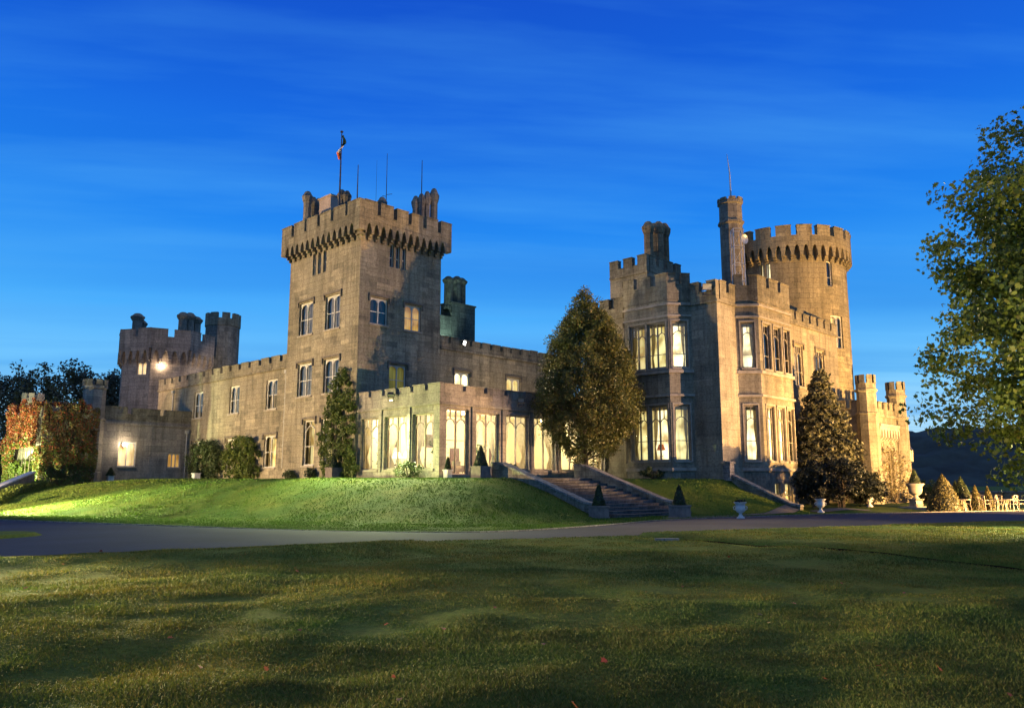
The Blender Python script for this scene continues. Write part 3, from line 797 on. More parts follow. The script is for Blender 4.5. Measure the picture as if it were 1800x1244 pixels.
# ---------------------------------------------------------------- conservatory
def conservatory():
    x0, x1, y0, y1 = 31.8, 47.98, 37.2, 45.58
    t = thing('conservatory', 'single storey stone conservatory with tall glowing mullioned windows', 'building', (x0, y0, ZT - .3))
    fl, ff = XL(x0, y1), YF(y0, x0)
    u = lambda Y: y1 - Y; q = lambda X: X - x0
    sill, head = 2.6, 6.12
    Lh = [(u(45.25), u(43.3), sill, 5.95), (u(42.65), u(40.3), sill, 5.95), (u(39.8), u(37.75), sill, 5.95)]
    Fh = [(q(32.35), q(34.2), 2.25, head + .1)] + [(q(a), q(b_), sill, head) for a, b_ in ((34.8, 36.85), (37.45, 39.6), (40.1, 42.3), (42.85, 45.05), (45.55, 47.7))]
    w = MB()
    wall(w, fl, 0, y1 - y0, ZT - .5, 7.0, Lh, .42); wall(w, ff, 0, x1 - x0, ZT - .5, 7.0, Fh, .42)
    w.fbox(fl, 0, y1 - y0 + .1, ZT - .5, 2.45, -.1, .1); w.fbox(ff, 2.5, x1 - x0, ZT - .5, 2.45, -.1, .1)
    w.fbox(fl, 0, y1 - y0 + .12, 6.42, 6.58, -.1, .13); w.fbox(ff, -.0, x1 - x0, 6.424, 6.584, -.1, .126)
    # slim buttress strips between the windows
    for a, b_ in zip(Fh, Fh[1:]):
        m_ = (a[1] + b_[0]) / 2; w.fbox(ff, m_ - .12, m_ + .12, 2.45, 6.42, -.05, .1)
    for a, b_ in zip(Lh, Lh[1:]):
        m_ = (a[1] + b_[0]) / 2; w.fbox(fl, m_ - .12, m_ + .12, 2.45, 6.42, -.05, .1)
    w.build('wall', STONE_G, t)
    p = MB()
    crenel(p, fl, 0, y1 - y0, 7.0, 7.3, 7.75, 6, .34, .35); crenel(p, Fr((x0 + .36, y0, 0), (1, 0)), 0, x1 - x0 - .36, 7.004, 7.3, 7.75, 9, .3, .35)
    p.build('parapet', STONE_G, t)
    r = MB(); r.box(x0 + .36, x1, y0 + .36, y1, 6.72, 6.9); r.build('roof', ROOFM, t)
    i_ = MB(); i_.box(x0 + .45, x1 - .02, y0 + .45, y1 - .05, 6.6, 6.7)
    i_.box(x0 + .45, x1 - .02, y1 - .18, y1 - .06, 2.2, 6.6); i_.box(x1 - .15, x1 - .03, y0 + .45, y1 - .2, 2.2, 6.6)
    for k in range(3):
        i_.box(x0 + 3.4 + 4 * k, x0 + 3.9 + 4 * k, y1 - .3, y1 - .19, 2.2, 6.6)
    i_.build('inner_wall', CREAM, t)
    fl_ = MB(); fl_.box(x0 + .42, x1 - .02, y0 + .42, y1 - .06, 2.1, 2.2); fl_.build('floor', CARPET, t)
    d = MB()
    for X, w_, h_ in ((39.7, 1.0, 2.1), (43.6, .9, 2.2)):
        d.box(X, X + w_, y1 - .26, y1 - .185, 2.2, 2.2 + h_)
        d.box(X + .1, X + w_ - .1, y1 - .29, y1 - .262, 2.4, 2.2 + h_ - .15)
    d.build('inner_door', WOODD, t)
    for h in Lh: window(t, fl, *h, style='tracery', hood=False, rev=.42, transom=0, arch=.74, curtain='drapes', fm=DRESS)
    for k, h in enumerate(Fh):
        window(t, ff, *h, style='tracery', hood=False, rev=.42, transom=.52 if k == 0 else 0, arch=.77, curtain='drapes' if k else None, fm=DRESS, sill=k > 0)
    return t
conservatory()
def table_lamp(x, y, label, shade=SHADE, z=2.95, watts=0, colr=(1, .82, .5)):
    t = thing('table_lamp', label, 'lamp', (x, y, z), 'table lamps inside the windows')
    b_ = MB(); b_.lathe((x, y), [(.11, z), (.11, z + .03), (.03, z + .06), (.07, z + .2), (.05, z + .32), (.015, z + .36), (.015, z + .46)], 10)
    b_.build('lamp_base', WOODD, t, smooth=True)
    s_ = MB(); s_.lathe((x, y), [(.30, z + .42), (.16, z + .82)], 16); s_.build('lamp_shade', shade, t, smooth=True)
    return t
def side_table(x, y, label):
    t = thing('side_table', label, 'table', (x, y, 2.2), 'round tables inside the conservatory')
    b_ = MB(); b_.lathe((x, y), [(.5, 2.9), (.5, 2.945)], 18); b_.build('table_top', WOODD, t)
    b_ = MB(); b_.lathe((x, y), [(.26, 2.2), (.05, 2.3), (.05, 2.9)], 10); b_.build('pedestal', WOODD, t)
p1 = onX(698, 790, 33.2); p2 = onX(714, 790, 33.4)
side_table(p1.x, p1.y, 'small round wooden table carrying the wider cream lamp inside the conservatory')
table_lamp(p1.x, p1.y, 'wide cream shaded lamp glowing in the middle window of the conservatory side')
side_table(p2.x, p2.y - .1, 'small round wooden table close to the window pier carrying the second cream lamp')
table_lamp(p2.x, p2.y - .1, 'cream shaded lamp partly behind the stone pier right of the wide lamp')
def armchair(x, y, rz, label):
    t = thing('armchair', label, 'armchair', (x, y, 2.2), 'upholstered chairs inside the conservatory')
    f = Fr((x, y, 0), (math.cos(rz), math.sin(rz)))
    for nm_, bx in (('seat', (-.34, .34, 2.45, 2.66, -.34, .36)), ('backrest', (-.42, .42, 2.45, 3.15, -.50, -.342)), ('armrest', (-.44, -.342, 2.45, 2.86, -.34, .36)), ('armrest', (.342, .44, 2.45, 2.86, -.34, .36))):
        b_ = MB(); b_.fbox(f, *bx); b_.build(nm_, UPHOL, t)
    for su in (-.36, .36):
        for sd in (-.42, .28):
            b_ = MB(); b_.tube([f(su, 2.2, sd), f(su, 2.45, sd)], .03, 6); b_.build('leg', WOODD, t)
UPHOL = plain('pale_upholstery', (.62, .50, .36), .9, .2)
armchair(35.6, 39.4, .3, 'pale armchair behind the first window after the glazed door')
armchair(38.3, 39.0, 2.6, 'pale armchair turned away behind the second front window')
armchair(41.0, 39.2, -.4, 'pale armchair behind the third front window')
armchair(44.2, 39.0, .5, 'pale armchair half hidden behind the hornbeam')
for x, z, w_, h_, lab in ((34.2, 4.2, .9, 1.1, 'framed picture on the wall behind the glazed door'), (37.3, 4.3, 1.2, .9, 'wide framed picture on the wall behind the first front window'), (41.6, 4.3, .8, 1.1, 'framed picture on the wall between the two inner doors')):
    t = thing('framed_picture', lab, 'picture', (x, 45.38, z), 'pictures on the conservatory back wall')
    f = YF(45.37, x); b_ = MB()
    for bx in ((0, w_, 0, .08), (0, w_, h_ - .08, h_), (0, .08, .08, h_ - .08), (w_ - .08, w_, .08, h_ - .08)): b_.fbox(f, bx[0], bx[1], z + bx[2], z + bx[3], -.02, .03)
    b_.build('frame', WOODD, t); b_ = MB(); b_.fbox(f, .08, w_ - .08, z + .08, z + h_ - .08, -.02, .01); b_.build('canvas', LEAF_BROWN, t)
# light inside: plain globe ceiling lamps
for x, y, lab in ((34.0, 43.0, 'globe ceiling lamp in the far end of the conservatory'), (36.5, 40.3, 'globe ceiling lamp behind the glazed conservatory door'),
             (40.6, 41.0, 'globe ceiling lamp in the middle of the conservatory'), (44.9, 40.8, 'globe ceiling lamp behind the hornbeam end of the conservatory')):
    t = thing('ceiling_lamp', lab, 'lamp', (x, y, 6.6), 'globe ceiling lamps in the conservatory')
    c = MB(); c.tube([(x, y, 6.6), (x, y, 6.5)], .03, 6); c.build('cord', METAL, t)
    c = MB(); c.lathe((x, y), [(.01, 6.24), (.12, 6.28), (.17, 6.38), (.12, 6.48), (.03, 6.5)], 14); c.build('globe', LENS_W, t, smooth=True)
    l = bpy.data.lights.new('room_light', 'POINT'); l.energy = 1250; l.color = (1, .91, .66); l.shadow_soft_size = .5
    lo = bpy.data.objects.new('room_light', l); lo.location = (0, 0, -.75); lo.parent = t; COL.objects.link(lo)

# ---------------------------------------------------------------- right block with its two bays
def bay(par, pts, wins, z0, basement=None, flip=False):
    """pts: plan points of the bay, left to right seen from outside. wins: per segment (list of (f0,f1,n), lit) for both storeys"""
    w = MB(); p = MB(); b_ = MB()
    segs = []
    for i, (a, c) in enumerate(zip(pts, pts[1:])):
        f = Fr((a[0], a[1], 0), (c[0] - a[0], c[1] - a[1])); l = math.hypot(c[0] - a[0], c[1] - a[1]); segs.append((f, l))
        hs = []
        for (f0, f1, n, lu, ll) in wins[i]:
            hs.append((f0 * l, f1 * l, 9.55, 12.7, n, lu)); hs.append((f0 * l, f1 * l, 3.25, 6.95, n, ll))
        if basement and i in basement:
            for f0, f1 in basement[i]: hs.append((f0 * l, f1 * l, .45, 1.75, 1, 'cream'))
        wall(w, f, 0, l, z0, 14.2, [h[:4] for h in hs], .30)
        e = .004 * i
        for v, hh, d in ((13.85, .16, .12), (13.05, .14, .09), (9.15, .22, .14), (7.55, .16, .12), (2.55, .2, .12)):
            b_.fbox(f, -d * .45, l + d * .45, v + e, v + hh + e, -.1, d + e)
        for h in hs:
            window(par, f, *h[:4], n=h[4], style='tracery' if h[2] > 2 else 'sash', lit=h[5], hood=False, sill=h[2] > 2, rev=.30, transom=.36 if h[2] < 6 else .30, arch=.70 if h[2] > 2 else .9, fm=DRESS)
            if h[2] > 2:
                b_.fbox(f, h[0] - .14, h[1] + .14, h[3] + .06, h[3] + .16, -.05, .07)
                b_.fbox(f, h[0] - .14, h[0] - .05, h[2] - .1, h[3] + .06, -.05, .05); b_.fbox(f, h[1] + .05, h[1] + .14, h[2] - .1, h[3] + .06, -.05, .05)
        n = 2 if l < 2.5 else 3
        crenel(p, f, -.02, l + .02, 14.2 + e, 15.3 + e, 16.15 + e, n, .42, .36, .05)
    w.build('bay_wall', STONE_B, par); b_.build('moulding', DRESS, par); p.build('bay_parapet', STONE_D, par)
    r = MB(); r.face([(q[0], q[1], 14.25) for q in pts]); r.build('bay_roof', ROOFM, par)
def right_block():
    x0, x1, y0, y1 = 48.0, 67.3, 27.7, 39.0
    t = thing('main_block', 'tall battlemented stone block with two storey canted bay windows, golden on its right side', 'building', (x0, y0, .2))
    fl, ff = XL(x0, y1), YF(y0, x0)
    u = lambda Y: y1 - Y; q = lambda X: X - x0
    Rw = [(q(59.2), q(60.7), 9.1, 12.3), (q(63.0), q(64.6), 9.6, 12.3)]
    w = MB()
    wall(w, fl, 0, y1 - y0, 0, 14.0, [(u(35.35), u(29.8), 1.0, 13.9)], .1)
    wall(w, ff, 0, x1 - x0, 0, 14.0, Rw + [(q(50.5), q(57.1), .1, 13.9)], .3)
    rect_closed(w, x0, x1, y0, y1, 0, 14.0)
    w.fbox(fl, 0, u(35.4), .5, 2.75, -.1, .1); w.fbox(fl, u(29.75), y1 - y0 + .1, .5, 2.75, -.1, .1); w.fbox(ff, 0, 2.5, 0, 2.745, -.1, .096); w.fbox(ff, 9.1, x1 - x0, 0, 2.7, -.1, .1)
    w.build('wall', STONE_B, t)
    for f, a, c, e, cr_ in ((fl, 0, u(35.4), 0, (fl, 0, u(35.4), 14.0, 14.6, 15.4, 3, .5, .4, .05)), (fl, u(29.75), y1 - y0 + .1, .003, (fl, u(29.75), y1 - y0, 14.0, 14.6, 15.4, 2, .65, .4, .05)),
                       (ff, .0, 2.45, .006, (Fr((x0 + .41, y0, 0), (1, 0)), 0, 2.05, 14.004, 14.6, 15.4, 2, .42, .4, .05)), (ff, 9.15, x1 - x0, .009, (Fr((x0 + 9.15, y0, 0), (1, 0)), 0, x1 - x0 - 9.15, 14.0, 14.25, 14.95, 8, .35, .4, .05))):
        p = MB(); p.fbox(f, a, c, 13.82 + e, 14.0 + e, -.2, .12); crenel(p, *cr_); p.build('parapet', STONE_D, t)
    r = MB(); r.box(x0 + .3, x1, y0 + .3, y1, 13.8, 14.0); r.build('roof', ROOFM, t)
    for h in Rw: window(t, ff, *h, n=2, style='tracery', lit=None, rev=.3, transom=.35, arch=.74, fm=DRESS)
    pipe(t, ff, q(57.5), .3, 8.6)
    bay(t, [(48.0, 35.4), (46.7, 34.45), (46.7, 30.75), (48.0, 29.75)],
        [[(.3, .7, 1, 'cream', 'yellow')], [(.13, .47, 2, 'cream', 'yellow'), (.54, .93, 2, 'yellow', 'white')], [(.17, .80, 1, 'bright', 'yellow')]], 1.2)
    bay(t, [(50.45, 27.7), (51.4, 26.5), (56.2, 26.5), (57.15, 27.7)],
        [[(.22, .78, 1, 'white', 'white')], [(.12, .33, 1, None, 'bright'), (.45, .66, 1, None, 'bright'), (.76, .95, 1, None, 'bright')], [(.2, .8, 1, None, 'cream')]], .1,
        basement={1: [(.26, .44), (.56, .80)]})
    return t
right_block()
q = onX(1162, 782, 47.15)
table_lamp(q.x, q.y, 'red shaded lamp standing in the lower bay window beside the hornbeam', SHADE_R, z=3.55)

def keep():
    x0, y1 = 48.35, 36.9
    y0 = onX(1137, 470, x0).y; x1 = onY(1196, 470, y0).x
    t = thing('roof_tower', 'small square battlemented tower rising behind the left bay', 'tower', (x0, y0, 13.9))
    zt = zat(446, x0, y0)
    fl, ff = XL(x0, y1), YF(y0, x0)
    w = MB(); wall(w, fl, 0, y1 - y0, 13.9, zt - 1.3); wall(w, ff, 0, x1 - x0, 13.9, zt - 1.3); rect_closed(w, x0, x1, y0, y1, 13.9, zt - 1.3)
    w.build('wall', STONE_B, t)
    p = MB(); p.fbox(fl, 0, y1 - y0 + .1, zt - 1.42, zt - 1.28, -.2, .1)
    crenel(p, fl, 0, y1 - y0, zt - 1.28, zt - .75, zt, 3, .5, .35, .04); crenel(p, Fr((x0 + .36, y0, 0), (1, 0)), 0, x1 - x0 - .36, zt - 1.276, zt - .75, zt, 4, .4, .35, .04)
    p.build('parapet', STONE_D, t)
    r = MB(); r.box(x0 + .1, x1 - .1, y0 + .1, y1 - .1, zt - 1.3, zt - 1.2); r.build('roof', ROOFM, t)
    for i, px in enumerate((1140, 1150, 1158, 1168)):
        c = onY(px, 420, y0 + 1.5 + .3 * (i % 2)); chimney(t, c.x, c.y, zt - 1.2, zat(390 + (i % 2) * 3, c.x, c.y), .40, DRESSCH)
    return t
DRESSCH = stone('tall_chimney_stone', (.33, .25, .16), (.25, .19, .12), (.12, .1, .07), bw=.5, rh=.5)
keep()

# ---------------------------------------------------------------- round tower and its stair turret
def round_body(t, c, R, z0, z1, holes=(), rev=.3, m=None, a0=0.0, taper=0):
    f = CFr((*c, 0), R, a0); w = MB()
    wall(w, f, 0, 2 * math.pi * R, z0, z1, holes, rev)
    w.build('wall', m or STONE_R, t)
    return f
def round_tower():
    c = (69.0, 32.6); R = 5.05
    t = thing('round_tower', 'broad round battlemented tower lit golden at the right end', 'tower', (c[0], c[1], .2))
    a0 = math.pi; base = CFr((*c, 0), R, a0)
    def ang(px):   # arc length for a picture column on the near side
        best = None
        for k in range(720):
            a = 2 * math.pi * k / 720; p = (c[0] + R * math.cos(a), c[1] + R * math.sin(a))
            if p[0] * math.cos(a) + p[1] * math.sin(a) > (c[0] * math.cos(a) + c[1] * math.sin(a)) + R: continue
            if (p[0] * math.cos(a) + p[1] * math.sin(a)) > 0: continue
            h = p[0] * FH.x + p[1] * FH.y; l = p[0] * RT.x + p[1] * RT.y
            e = abs(900 + 1450 * l / h - px)
            if best is None or e < best[0]: best = (e, a)
        return ((best[1] - a0) % (2 * math.pi)) * R
    s1, s2 = ang(1355), ang(1364)
    hs = [(s1 - .2, s1 + .2, 18.2, 20.6), (s1 + .45, s1 + .85, 18.2, 20.6)]
    r1 = ang(1478); hs.append((r1, r1 + 1.5, 13.0, 15.8)); hs.append((r1 - .1, r1 + .5, 18.3, 20.5)); s3 = ang(1470); hs.append((s3 - .25, s3 + .15, 8.9, 9.8))
    f = round_body(t, c, R, 0, 21.9, hs, .3, a0=a0)
    for k, h in enumerate(hs):
        window(t, f, *h, n=1 if k != 2 else 2, lit='white' if k < 2 else ('cream' if k == 2 else 'dark'), hood=False, sill=False, transom=.35, arch=.88)
    p = MB(); C = 2 * math.pi * R
    machic(p, f, 0, C, 20.4, 20.95, 22.0, .5, 46)
    Rp = R + .5; fp = CFr((*c, 0), Rp, a0)
    n = 20; gap = .48; seg = 2 * math.pi * Rp / n
    p.fbox(fp, 0, 2 * math.pi * Rp, 22.0, 22.55, -.45, 0)
    for i in range(n):
        p.fbox(fp, i * seg, (i + 1) * seg - gap, 22.55, 23.38, -.45, 0); p.fbox(fp, i * seg - .03, (i + 1) * seg - gap + .03, 23.38, 23.46, -.5, .06)
    p.build('parapet', STONE_R, t)
    r = MB(); r.lathe(c, [(R + .3, 21.95), (R + .3, 22.0)], 40); r.build('roof', ROOFM, t)
    return t
round_tower()
def stair_turret():
    q = at3(1286, 420, 68.5); c = (q.x, q.y); R = .98
    t = thing('stair_turret', 'slim octagonal turret with an aerial on top, beside the round tower', 'turret', (*c, 13.5))
    zs = zat(398, *c); zt = zat(352, *c)
    w = MB(); w.lathe(c, [(R, 13.5), (R, zs), (R * 1.17, zs + .15), (R * 1.17, zs + .32), (R * 1.02, zs + .36), (R * 1.0, zt - .55), (R * 1.14, zt - .45), (R * 1.14, zt - .2)], 8, .3)
    w.build('wall', STONE_C, t)
    p = MB(); f = CFr((*c, 0), R * 1.13, .3); s_ = 2 * math.pi * R * 1.13 / 8
    for i in range(8): p.fbox(f, i * s_ + .12, (i + 1) * s_ - .12, zt - .2, zt + .02, -.25, 0)
    p.build('parapet', STONE_D, t)
    return c, zt
stc, stz = stair_turret()

# ---------------------------------------------------------------- gatehouse
def gatehouse():
    x0, x1, y0, y1 = 63.4, 70.1, 24.0, 27.68
    t = thing('gatehouse', 'battlemented entrance porch with two octagonal corner turrets at the far right', 'building', (x0, y0, .2))
    fl, ff = XL(x0, y1), YF(y0, x0)
    w = MB(); hole = (2.3, 4.5, .2, 4.3)
    wall(w, fl, 0, y1 - y0, 0, 7.0); wall(w, ff, 0, x1 - x0, 0, 7.0, [hole], .5); rect_closed(w, x0, x1, y0, y1, 0, 7.0, ('N',))
    w.fbox(ff, .7, x1 - x0 - .7, 6.86, 7.02, -.1, .14); w.fbox(fl, 0, y1 - y0 - .7, 6.86, 7.02, -.1, .14)
    w.fbox(ff, .9, 1.15, .2, 6.4, -.05, .12); w.fbox(ff, 5.55, 5.8, .2, 6.4, -.05, .12)
    w.build('wall', STONE_B, t)
    p = MB(); crenel(p, ff, 0.7, x1 - x0 - .7, 7.02, 7.45, 8.1, 5, .4, .35, .08); crenel(p, fl, 0, y1 - y0 - .6, 7.02, 7.45, 8.1, 3, .4, .35, .08)
    p.build('parapet', STONE_D, t)
    m_ = MB(); machic(m_, ff, 1.3, 5.4, 5.05, 5.35, 6.1, .3, 7); m_.fbox(ff, 1.3, 5.4, 6.1, 6.3, -.05, .36); m_.build('corbel_table', DRESS, t)
    window(t, ff, *hole, n=3, style='tracery', lit='cream', hood=True, sill=False, rev=.5, transom=.4, arch=.7, fm=DRESS, name='glazed_doorway')
    r = MB(); r.box(x0 + .2, x1 - .2, y0 + .2, y1, 6.9, 7.05); r.build('roof', ROOFM, t)
    for cx, cy, zt in ((x0 + .15, y0 + .15, 9.95), (x1 - .3, y0 + .15, 9.95)):
        w = MB(); w.lathe((cx, cy), [(.78, 0), (.78, 6.9), (.86, 6.95), (.86, 7.05), (.72, 7.1), (.70, 8.6), (.82, 8.72), (.82, 8.85), (.72, 8.9), (.72, 9.3)], 8, .39)
        tu = w.build('turret', STONE_B, t)
        p = MB(); f = CFr((cx, cy, 0), .73, .39); s_ = 2 * math.pi * .73 / 8
        for i in range(8): p.fbox(f, i * s_ + .09, (i + 1) * s_ - .09, 9.3, zt, -.2, .02)
        p.build('turret_crown', STONE_D, tu)
    return t
gatehouse()
# hanging lantern on the corner of the gatehouse
def lantern():
    q = onY(1598, 800, 23.6); x, y, z = q.x, 23.6, zat(812, q.x, 23.6)
    t = thing('wall_lantern', 'hexagonal metal lantern bracketed to the gatehouse corner turret', 'lantern', (x, y, z))
    b_ = MB(); b_.lathe((x, y), [(.05, z - .3), (.12, z - .12), (.3, z), (.3, z + .05)], 6); b_.lathe((x, y), [(.36, z + .95), (.30, z + 1.05), (.12, z + 1.3), (.05, z + 1.35), (.05, z + 1.5), (.01, z + 1.62)], 6)
    for k in range(6):
        a = k * math.pi / 3; b_.tube([(x + .29 * math.cos(a), y + .29 * math.sin(a), z + .05), (x + .34 * math.cos(a), y + .34 * math.sin(a), z + .95)], .022, 4)
    b_.tube([(x, y, z - .3), (x - .35, y + .2, z - .5), (x - .75, y + .45, z - .2)], .035, 6); b_.tube([(x - .3, y + .1, z + .3), (x - .8, y + .45, z + .3)], .03, 6)
    b_.build('lantern_frame', METAL, t)
    g = MB(); g.lathe((x, y), [(.27, z + .06), (.31, z + .94)], 6); g.build('lantern_glass', LIT['cream'], t)
lantern()

# ---------------------------------------------------------------- low block with corner turret
def low_block():
    x0, x1, y0, y1 = 23.6, 31.98, 71.5, 80.0
    t = thing('low_block', 'single storey grey stone block with a slim corner turret left of the long wing', 'building', (x0, y0, ZT - .5))
    ff, fl = YF(y0, x0), XL(x0, y1); q = lambda X: X - x0
    hs = [(q(25.95), q(27.4), 3.15, 5.2), (q(30.15), q(31.25), 3.1, 4.35)]
    w = MB(); wall(w, ff, 0, x1 - x0, .8, 7.0, hs, .3); wall(w, fl, 0, y1 - y0, .3, 7.0)
    w.fbox(ff, .7, x1 - x0, 6.62, 6.8, -.1, .12); w.fbox(ff, .6, x1 - x0, .8, 2.6, -.1, .09)
    w.fbox(ff, 4.9, 5.05, 2.6, 6.62, -.05, .05)
    w.build('wall', STONE_G, t)
    p = MB(); crenel(p, ff, .5, x1 - x0, 7.0, 7.5, 8.1, 3, .45, .35, .03); p.build('parapet', STONE_D, t)
    r = MB(); r.box(x0 + .2, x1, y0 + .3, y1, 6.85, 7.0); r.build('roof', ROOFM, t)
    window(t, ff, *hs[0], n=2, lit='star', hood=False, transom=0, arch=.72); window(t, ff, *hs[1], n=3, lit='orange', hood=False, transom=0, arch=.8)
    c = MB(); cx, cy = x0 + .2, y0 + .2
    zt = zat(668, cx, cy)
    c.lathe((cx, cy), [(1.0, .8), (1.0, 2.6), (.9, 2.7), (.88, 6.8), (.98, 6.9), (.98, 7.05), (.86, 7.1), (.86, zt - .8), (.97, zt - .7), (.97, zt - .5)], 8, .39)
    tu = c.build('corner_turret', STONE_G, t)
    c = MB(); f = CFr((cx, cy, 0), .97, .39); s_ = 2 * math.pi * .97 / 8
    for i in range(8): c.fbox(f, i * s_ + .14, (i + 1) * s_ - .14, zt - .5, zt, -.25, .0)
    c.build('turret_crown', STONE_D, tu)
    pipe(t, ff, x1 - x0 - .35, 1.8, 6.3)
    return t
low_block()

# ---------------------------------------------------------------- hexagonal tower far left and the turret behind
def poly_tower(name, label, cx, cy, R, n, rot, zb, zcor, zlow, zt, proj, mwall, mpar, wins=(), nc=4, nm=2):
    t = thing(name, label, 'tower', (cx, cy, zb))
    pts = [(cx + R * math.cos(rot + 2 * math.pi * k / n), cy + R * math.sin(rot + 2 * math.pi * k / n)) for k in range(n)]
    po = [(cx + (R + proj) * math.cos(rot + 2 * math.pi * k / n), cy + (R + proj) * math.sin(rot + 2 * math.pi * k / n)) for k in range(n)]
    w = MB(); p = MB()
    for k in range(n):
        a, c = pts[k], pts[(k + 1) % n]; l = math.hypot(c[0] - a[0], c[1] - a[1]); f = Fr((*a, 0), (c[0] - a[0], c[1] - a[1]))
        hs = [x for x in wins if x[0] == k]
        hr = [(l * x[1], l * x[2], x[3], x[4]) for x in hs]
        wall(w, f, 0, l, zb, zcor + 1.3, hr, .3)
        for x, h in zip(hs, hr): window(t, f, *h, n=x[5], lit=x[6], hood=False, transom=0, arch=.8)
        if proj > .2:
            machic(p, f, 0, l, zcor - .35, zcor + .3, zcor + 1.35, proj, nc)
        a, c = po[k], po[(k + 1) % n]; l2 = math.hypot(c[0] - a[0], c[1] - a[1]); f2 = Fr((*a, 0), (c[0] - a[0], c[1] - a[1]))
        crenel(p, f2, 0, l2, zcor + 1.35 + .003 * k, zlow + .003 * k, zt + .003 * k, nm, .7, .4)
    w.build('wall', mwall, t); p.build('parapet', mpar, t)
    r = MB(); r.prism(po, zcor + 1.3, zcor + 1.38); r.build('roof', ROOFM, t)
    return t
hc = at3(294, 600, 92)
STONE_P = stone('pinkish_tower_stone', (.38, .30, .25), (.28, .225, .19), (.16, .13, .11), bw=.9, rh=.42)
zc = lambda py: zat(py, *(hc.x - 3.3, hc.y - 3.3))
hexr = rad(180 + 44.4 + 5)
ht = poly_tower('octagonal_tower', 'octagonal battlemented tower with chimneys rising behind the low block', hc.x, hc.y, 4.85, 8, hexr, 2.0, zc(633), zc(592), zc(577), .45, STONE_P, STONE_P,
           wins=[(7, .52, .86, zc(658), zc(636), 2, 'star'), (6, .3, .7, zc(715), zc(702), 2, 'cream')], nc=4, nm=2)
for px, py, r_, dd in ((241, 551, .55, 0), (250, 563, .4, 1), (321, 549, .5, -1), (333, 550, .5, 0), (345, 557, .5, 1)):
    q = at3(px, 575, 92 + dd); chimney(ht, q.x, q.y, zc(600), zat(py, q.x, q.y), r_ * 1.1)
bt = at3(392, 570, 99)
t = thing('round_turret', 'round battlemented turret rising behind the octagonal tower', 'turret', (bt.x, bt.y, 5))
f = round_body(t, (bt.x, bt.y), 2.0, 5, zat(576, bt.x, bt.y), m=STONE_C)
p = MB(); fp = CFr((bt.x, bt.y, 0), 2.1, 0); C = 2 * math.pi * 2.1
z_ = zat(576, bt.x, bt.y); zt_ = zat(554, bt.x, bt.y)
p.fbox(fp, 0, C, z_, z_ + .9, -.4, 0)
for i in range(9): p.fbox(fp, i * C / 9, (i + .66) * C / 9, z_ + .9, zt_, -.4, 0)
p.build('parapet', STONE_D, t)

# ---------------------------------------------------------------- ivied porch at the far left
def porch():
    x0, x1, y0, y1 = 19.6, 23.0, 69.6, 77.5
    t = thing('entrance_porch', 'creeper covered entrance porch with a brightly lit arched doorway at the far left', 'building', (x0, y0, .6))
    fl, ff = XL(x0, y1), YF(y0, x0)
    zt = zat(712, x0, y0)
    dh = (2.9, 6.3, .9, 4.3)
    w = MB(); wall(w, fl, 0, y1 - y0, 0, zt, [dh], .6); wall(w, ff, 0, x1 - x0, 0, zt); rect_closed(w, x0, x1, y0, y1, 0, zt)
    w.box(x0 + .2, x1 - .2, y0 + .2, y1 - .2, zt - .1, zt + .05)
    w.build('wall', STONE_G, t)
    window(t, fl, *dh, n=1, style='sash', lit='bright', hood=False, sill=False, transom=0, arch=.68, rev=.6, name='arched_doorway')
    q = at(44, 77); z = zat(692, q.x, q.y)
    c = MB(); c.lathe((q.x, q.y), [(.8, 0), (.8, z - 1.0), (.95, z - .9), (.95, z - .5)], 8)
    f = CFr((q.x, q.y, 0), .95, 0); s_ = 2 * math.pi * .95 / 8
    for i in range(8): c.fbox(f, i * s_ + .14, (i + 1) * s_ - .14, z - .5, z, -.25, 0)
    c.build('turret', STONE_G, t)
    return zt
PORCH_Z = porch()
# ================================================================== TERRAIN
def seg_dist(P, poly, closed=True):
    d = np.full(len(P), 1e9); n = len(poly)
    for i in range(n if closed else n - 1):
        a = np.array(poly[i]); b_ = np.array(poly[(i + 1) % n]); ab = b_ - a
        t = np.clip(((P - a) @ ab) / (ab @ ab), 0, 1)
        d = np.minimum(d, np.linalg.norm(P - (a + t[:, None] * ab), axis=1))
    return d
def inside(P, poly):
    r = np.zeros(len(P), bool); n = len(poly)
    for i in range(n):
        x0, y0 = poly[i]; x1, y1 = poly[(i + 1) % n]
        c = ((y0 > P[:, 1]) != (y1 > P[:, 1]))
        with np.errstate(divide='ignore', invalid='ignore'):
            xi = (x1 - x0) * (P[:, 1] - y0) / (y1 - y0 + 1e-12) + x0
        r ^= c & (P[:, 0] < xi)
    return r
def smooth_poly(pts, it=2):
    for _ in range(it):
        o = [pts[0]]
        for a, c in zip(pts, pts[1:]):
            o += [(a[0] * .75 + c[0] * .25, a[1] * .75 + c[1] * .25), (a[0] * .25 + c[0] * .75, a[1] * .25 + c[1] * .75)]
        pts = o + [pts[-1]]
    return pts
crest_l = smooth_poly([(48.1, 27.4), (45.4, 29.2), (42.4, 32.0), (41.0, 33.3), (33.2, 33.4), (30.6, 32.0), (28.6, 32.6), (27.3, 37), (26.0, 44), (24.6, 52), (23.2, 60), (21.6, 66), (19.2, 69.0), (18.2, 73), (18.2, 80)], 2)
foot_l = smooth_poly([(48.3, 21.9), (44, 23.4), (41.6, 25.0), (33.2, 26.1), (28.6, 24.6), (24.6, 24.6), (22.0, 28.5), (20.6, 34), (18.0, 42.3), (14.6, 49), (11.5, 56), (9, 64), (8, 80)], 2)
CREST = crest_l + [(18.2, 130), (49.2, 130), (49.2, 27.4)]
FOOT = foot_l + [(8, 135), (49.4, 135), (49.4, 21.9)]
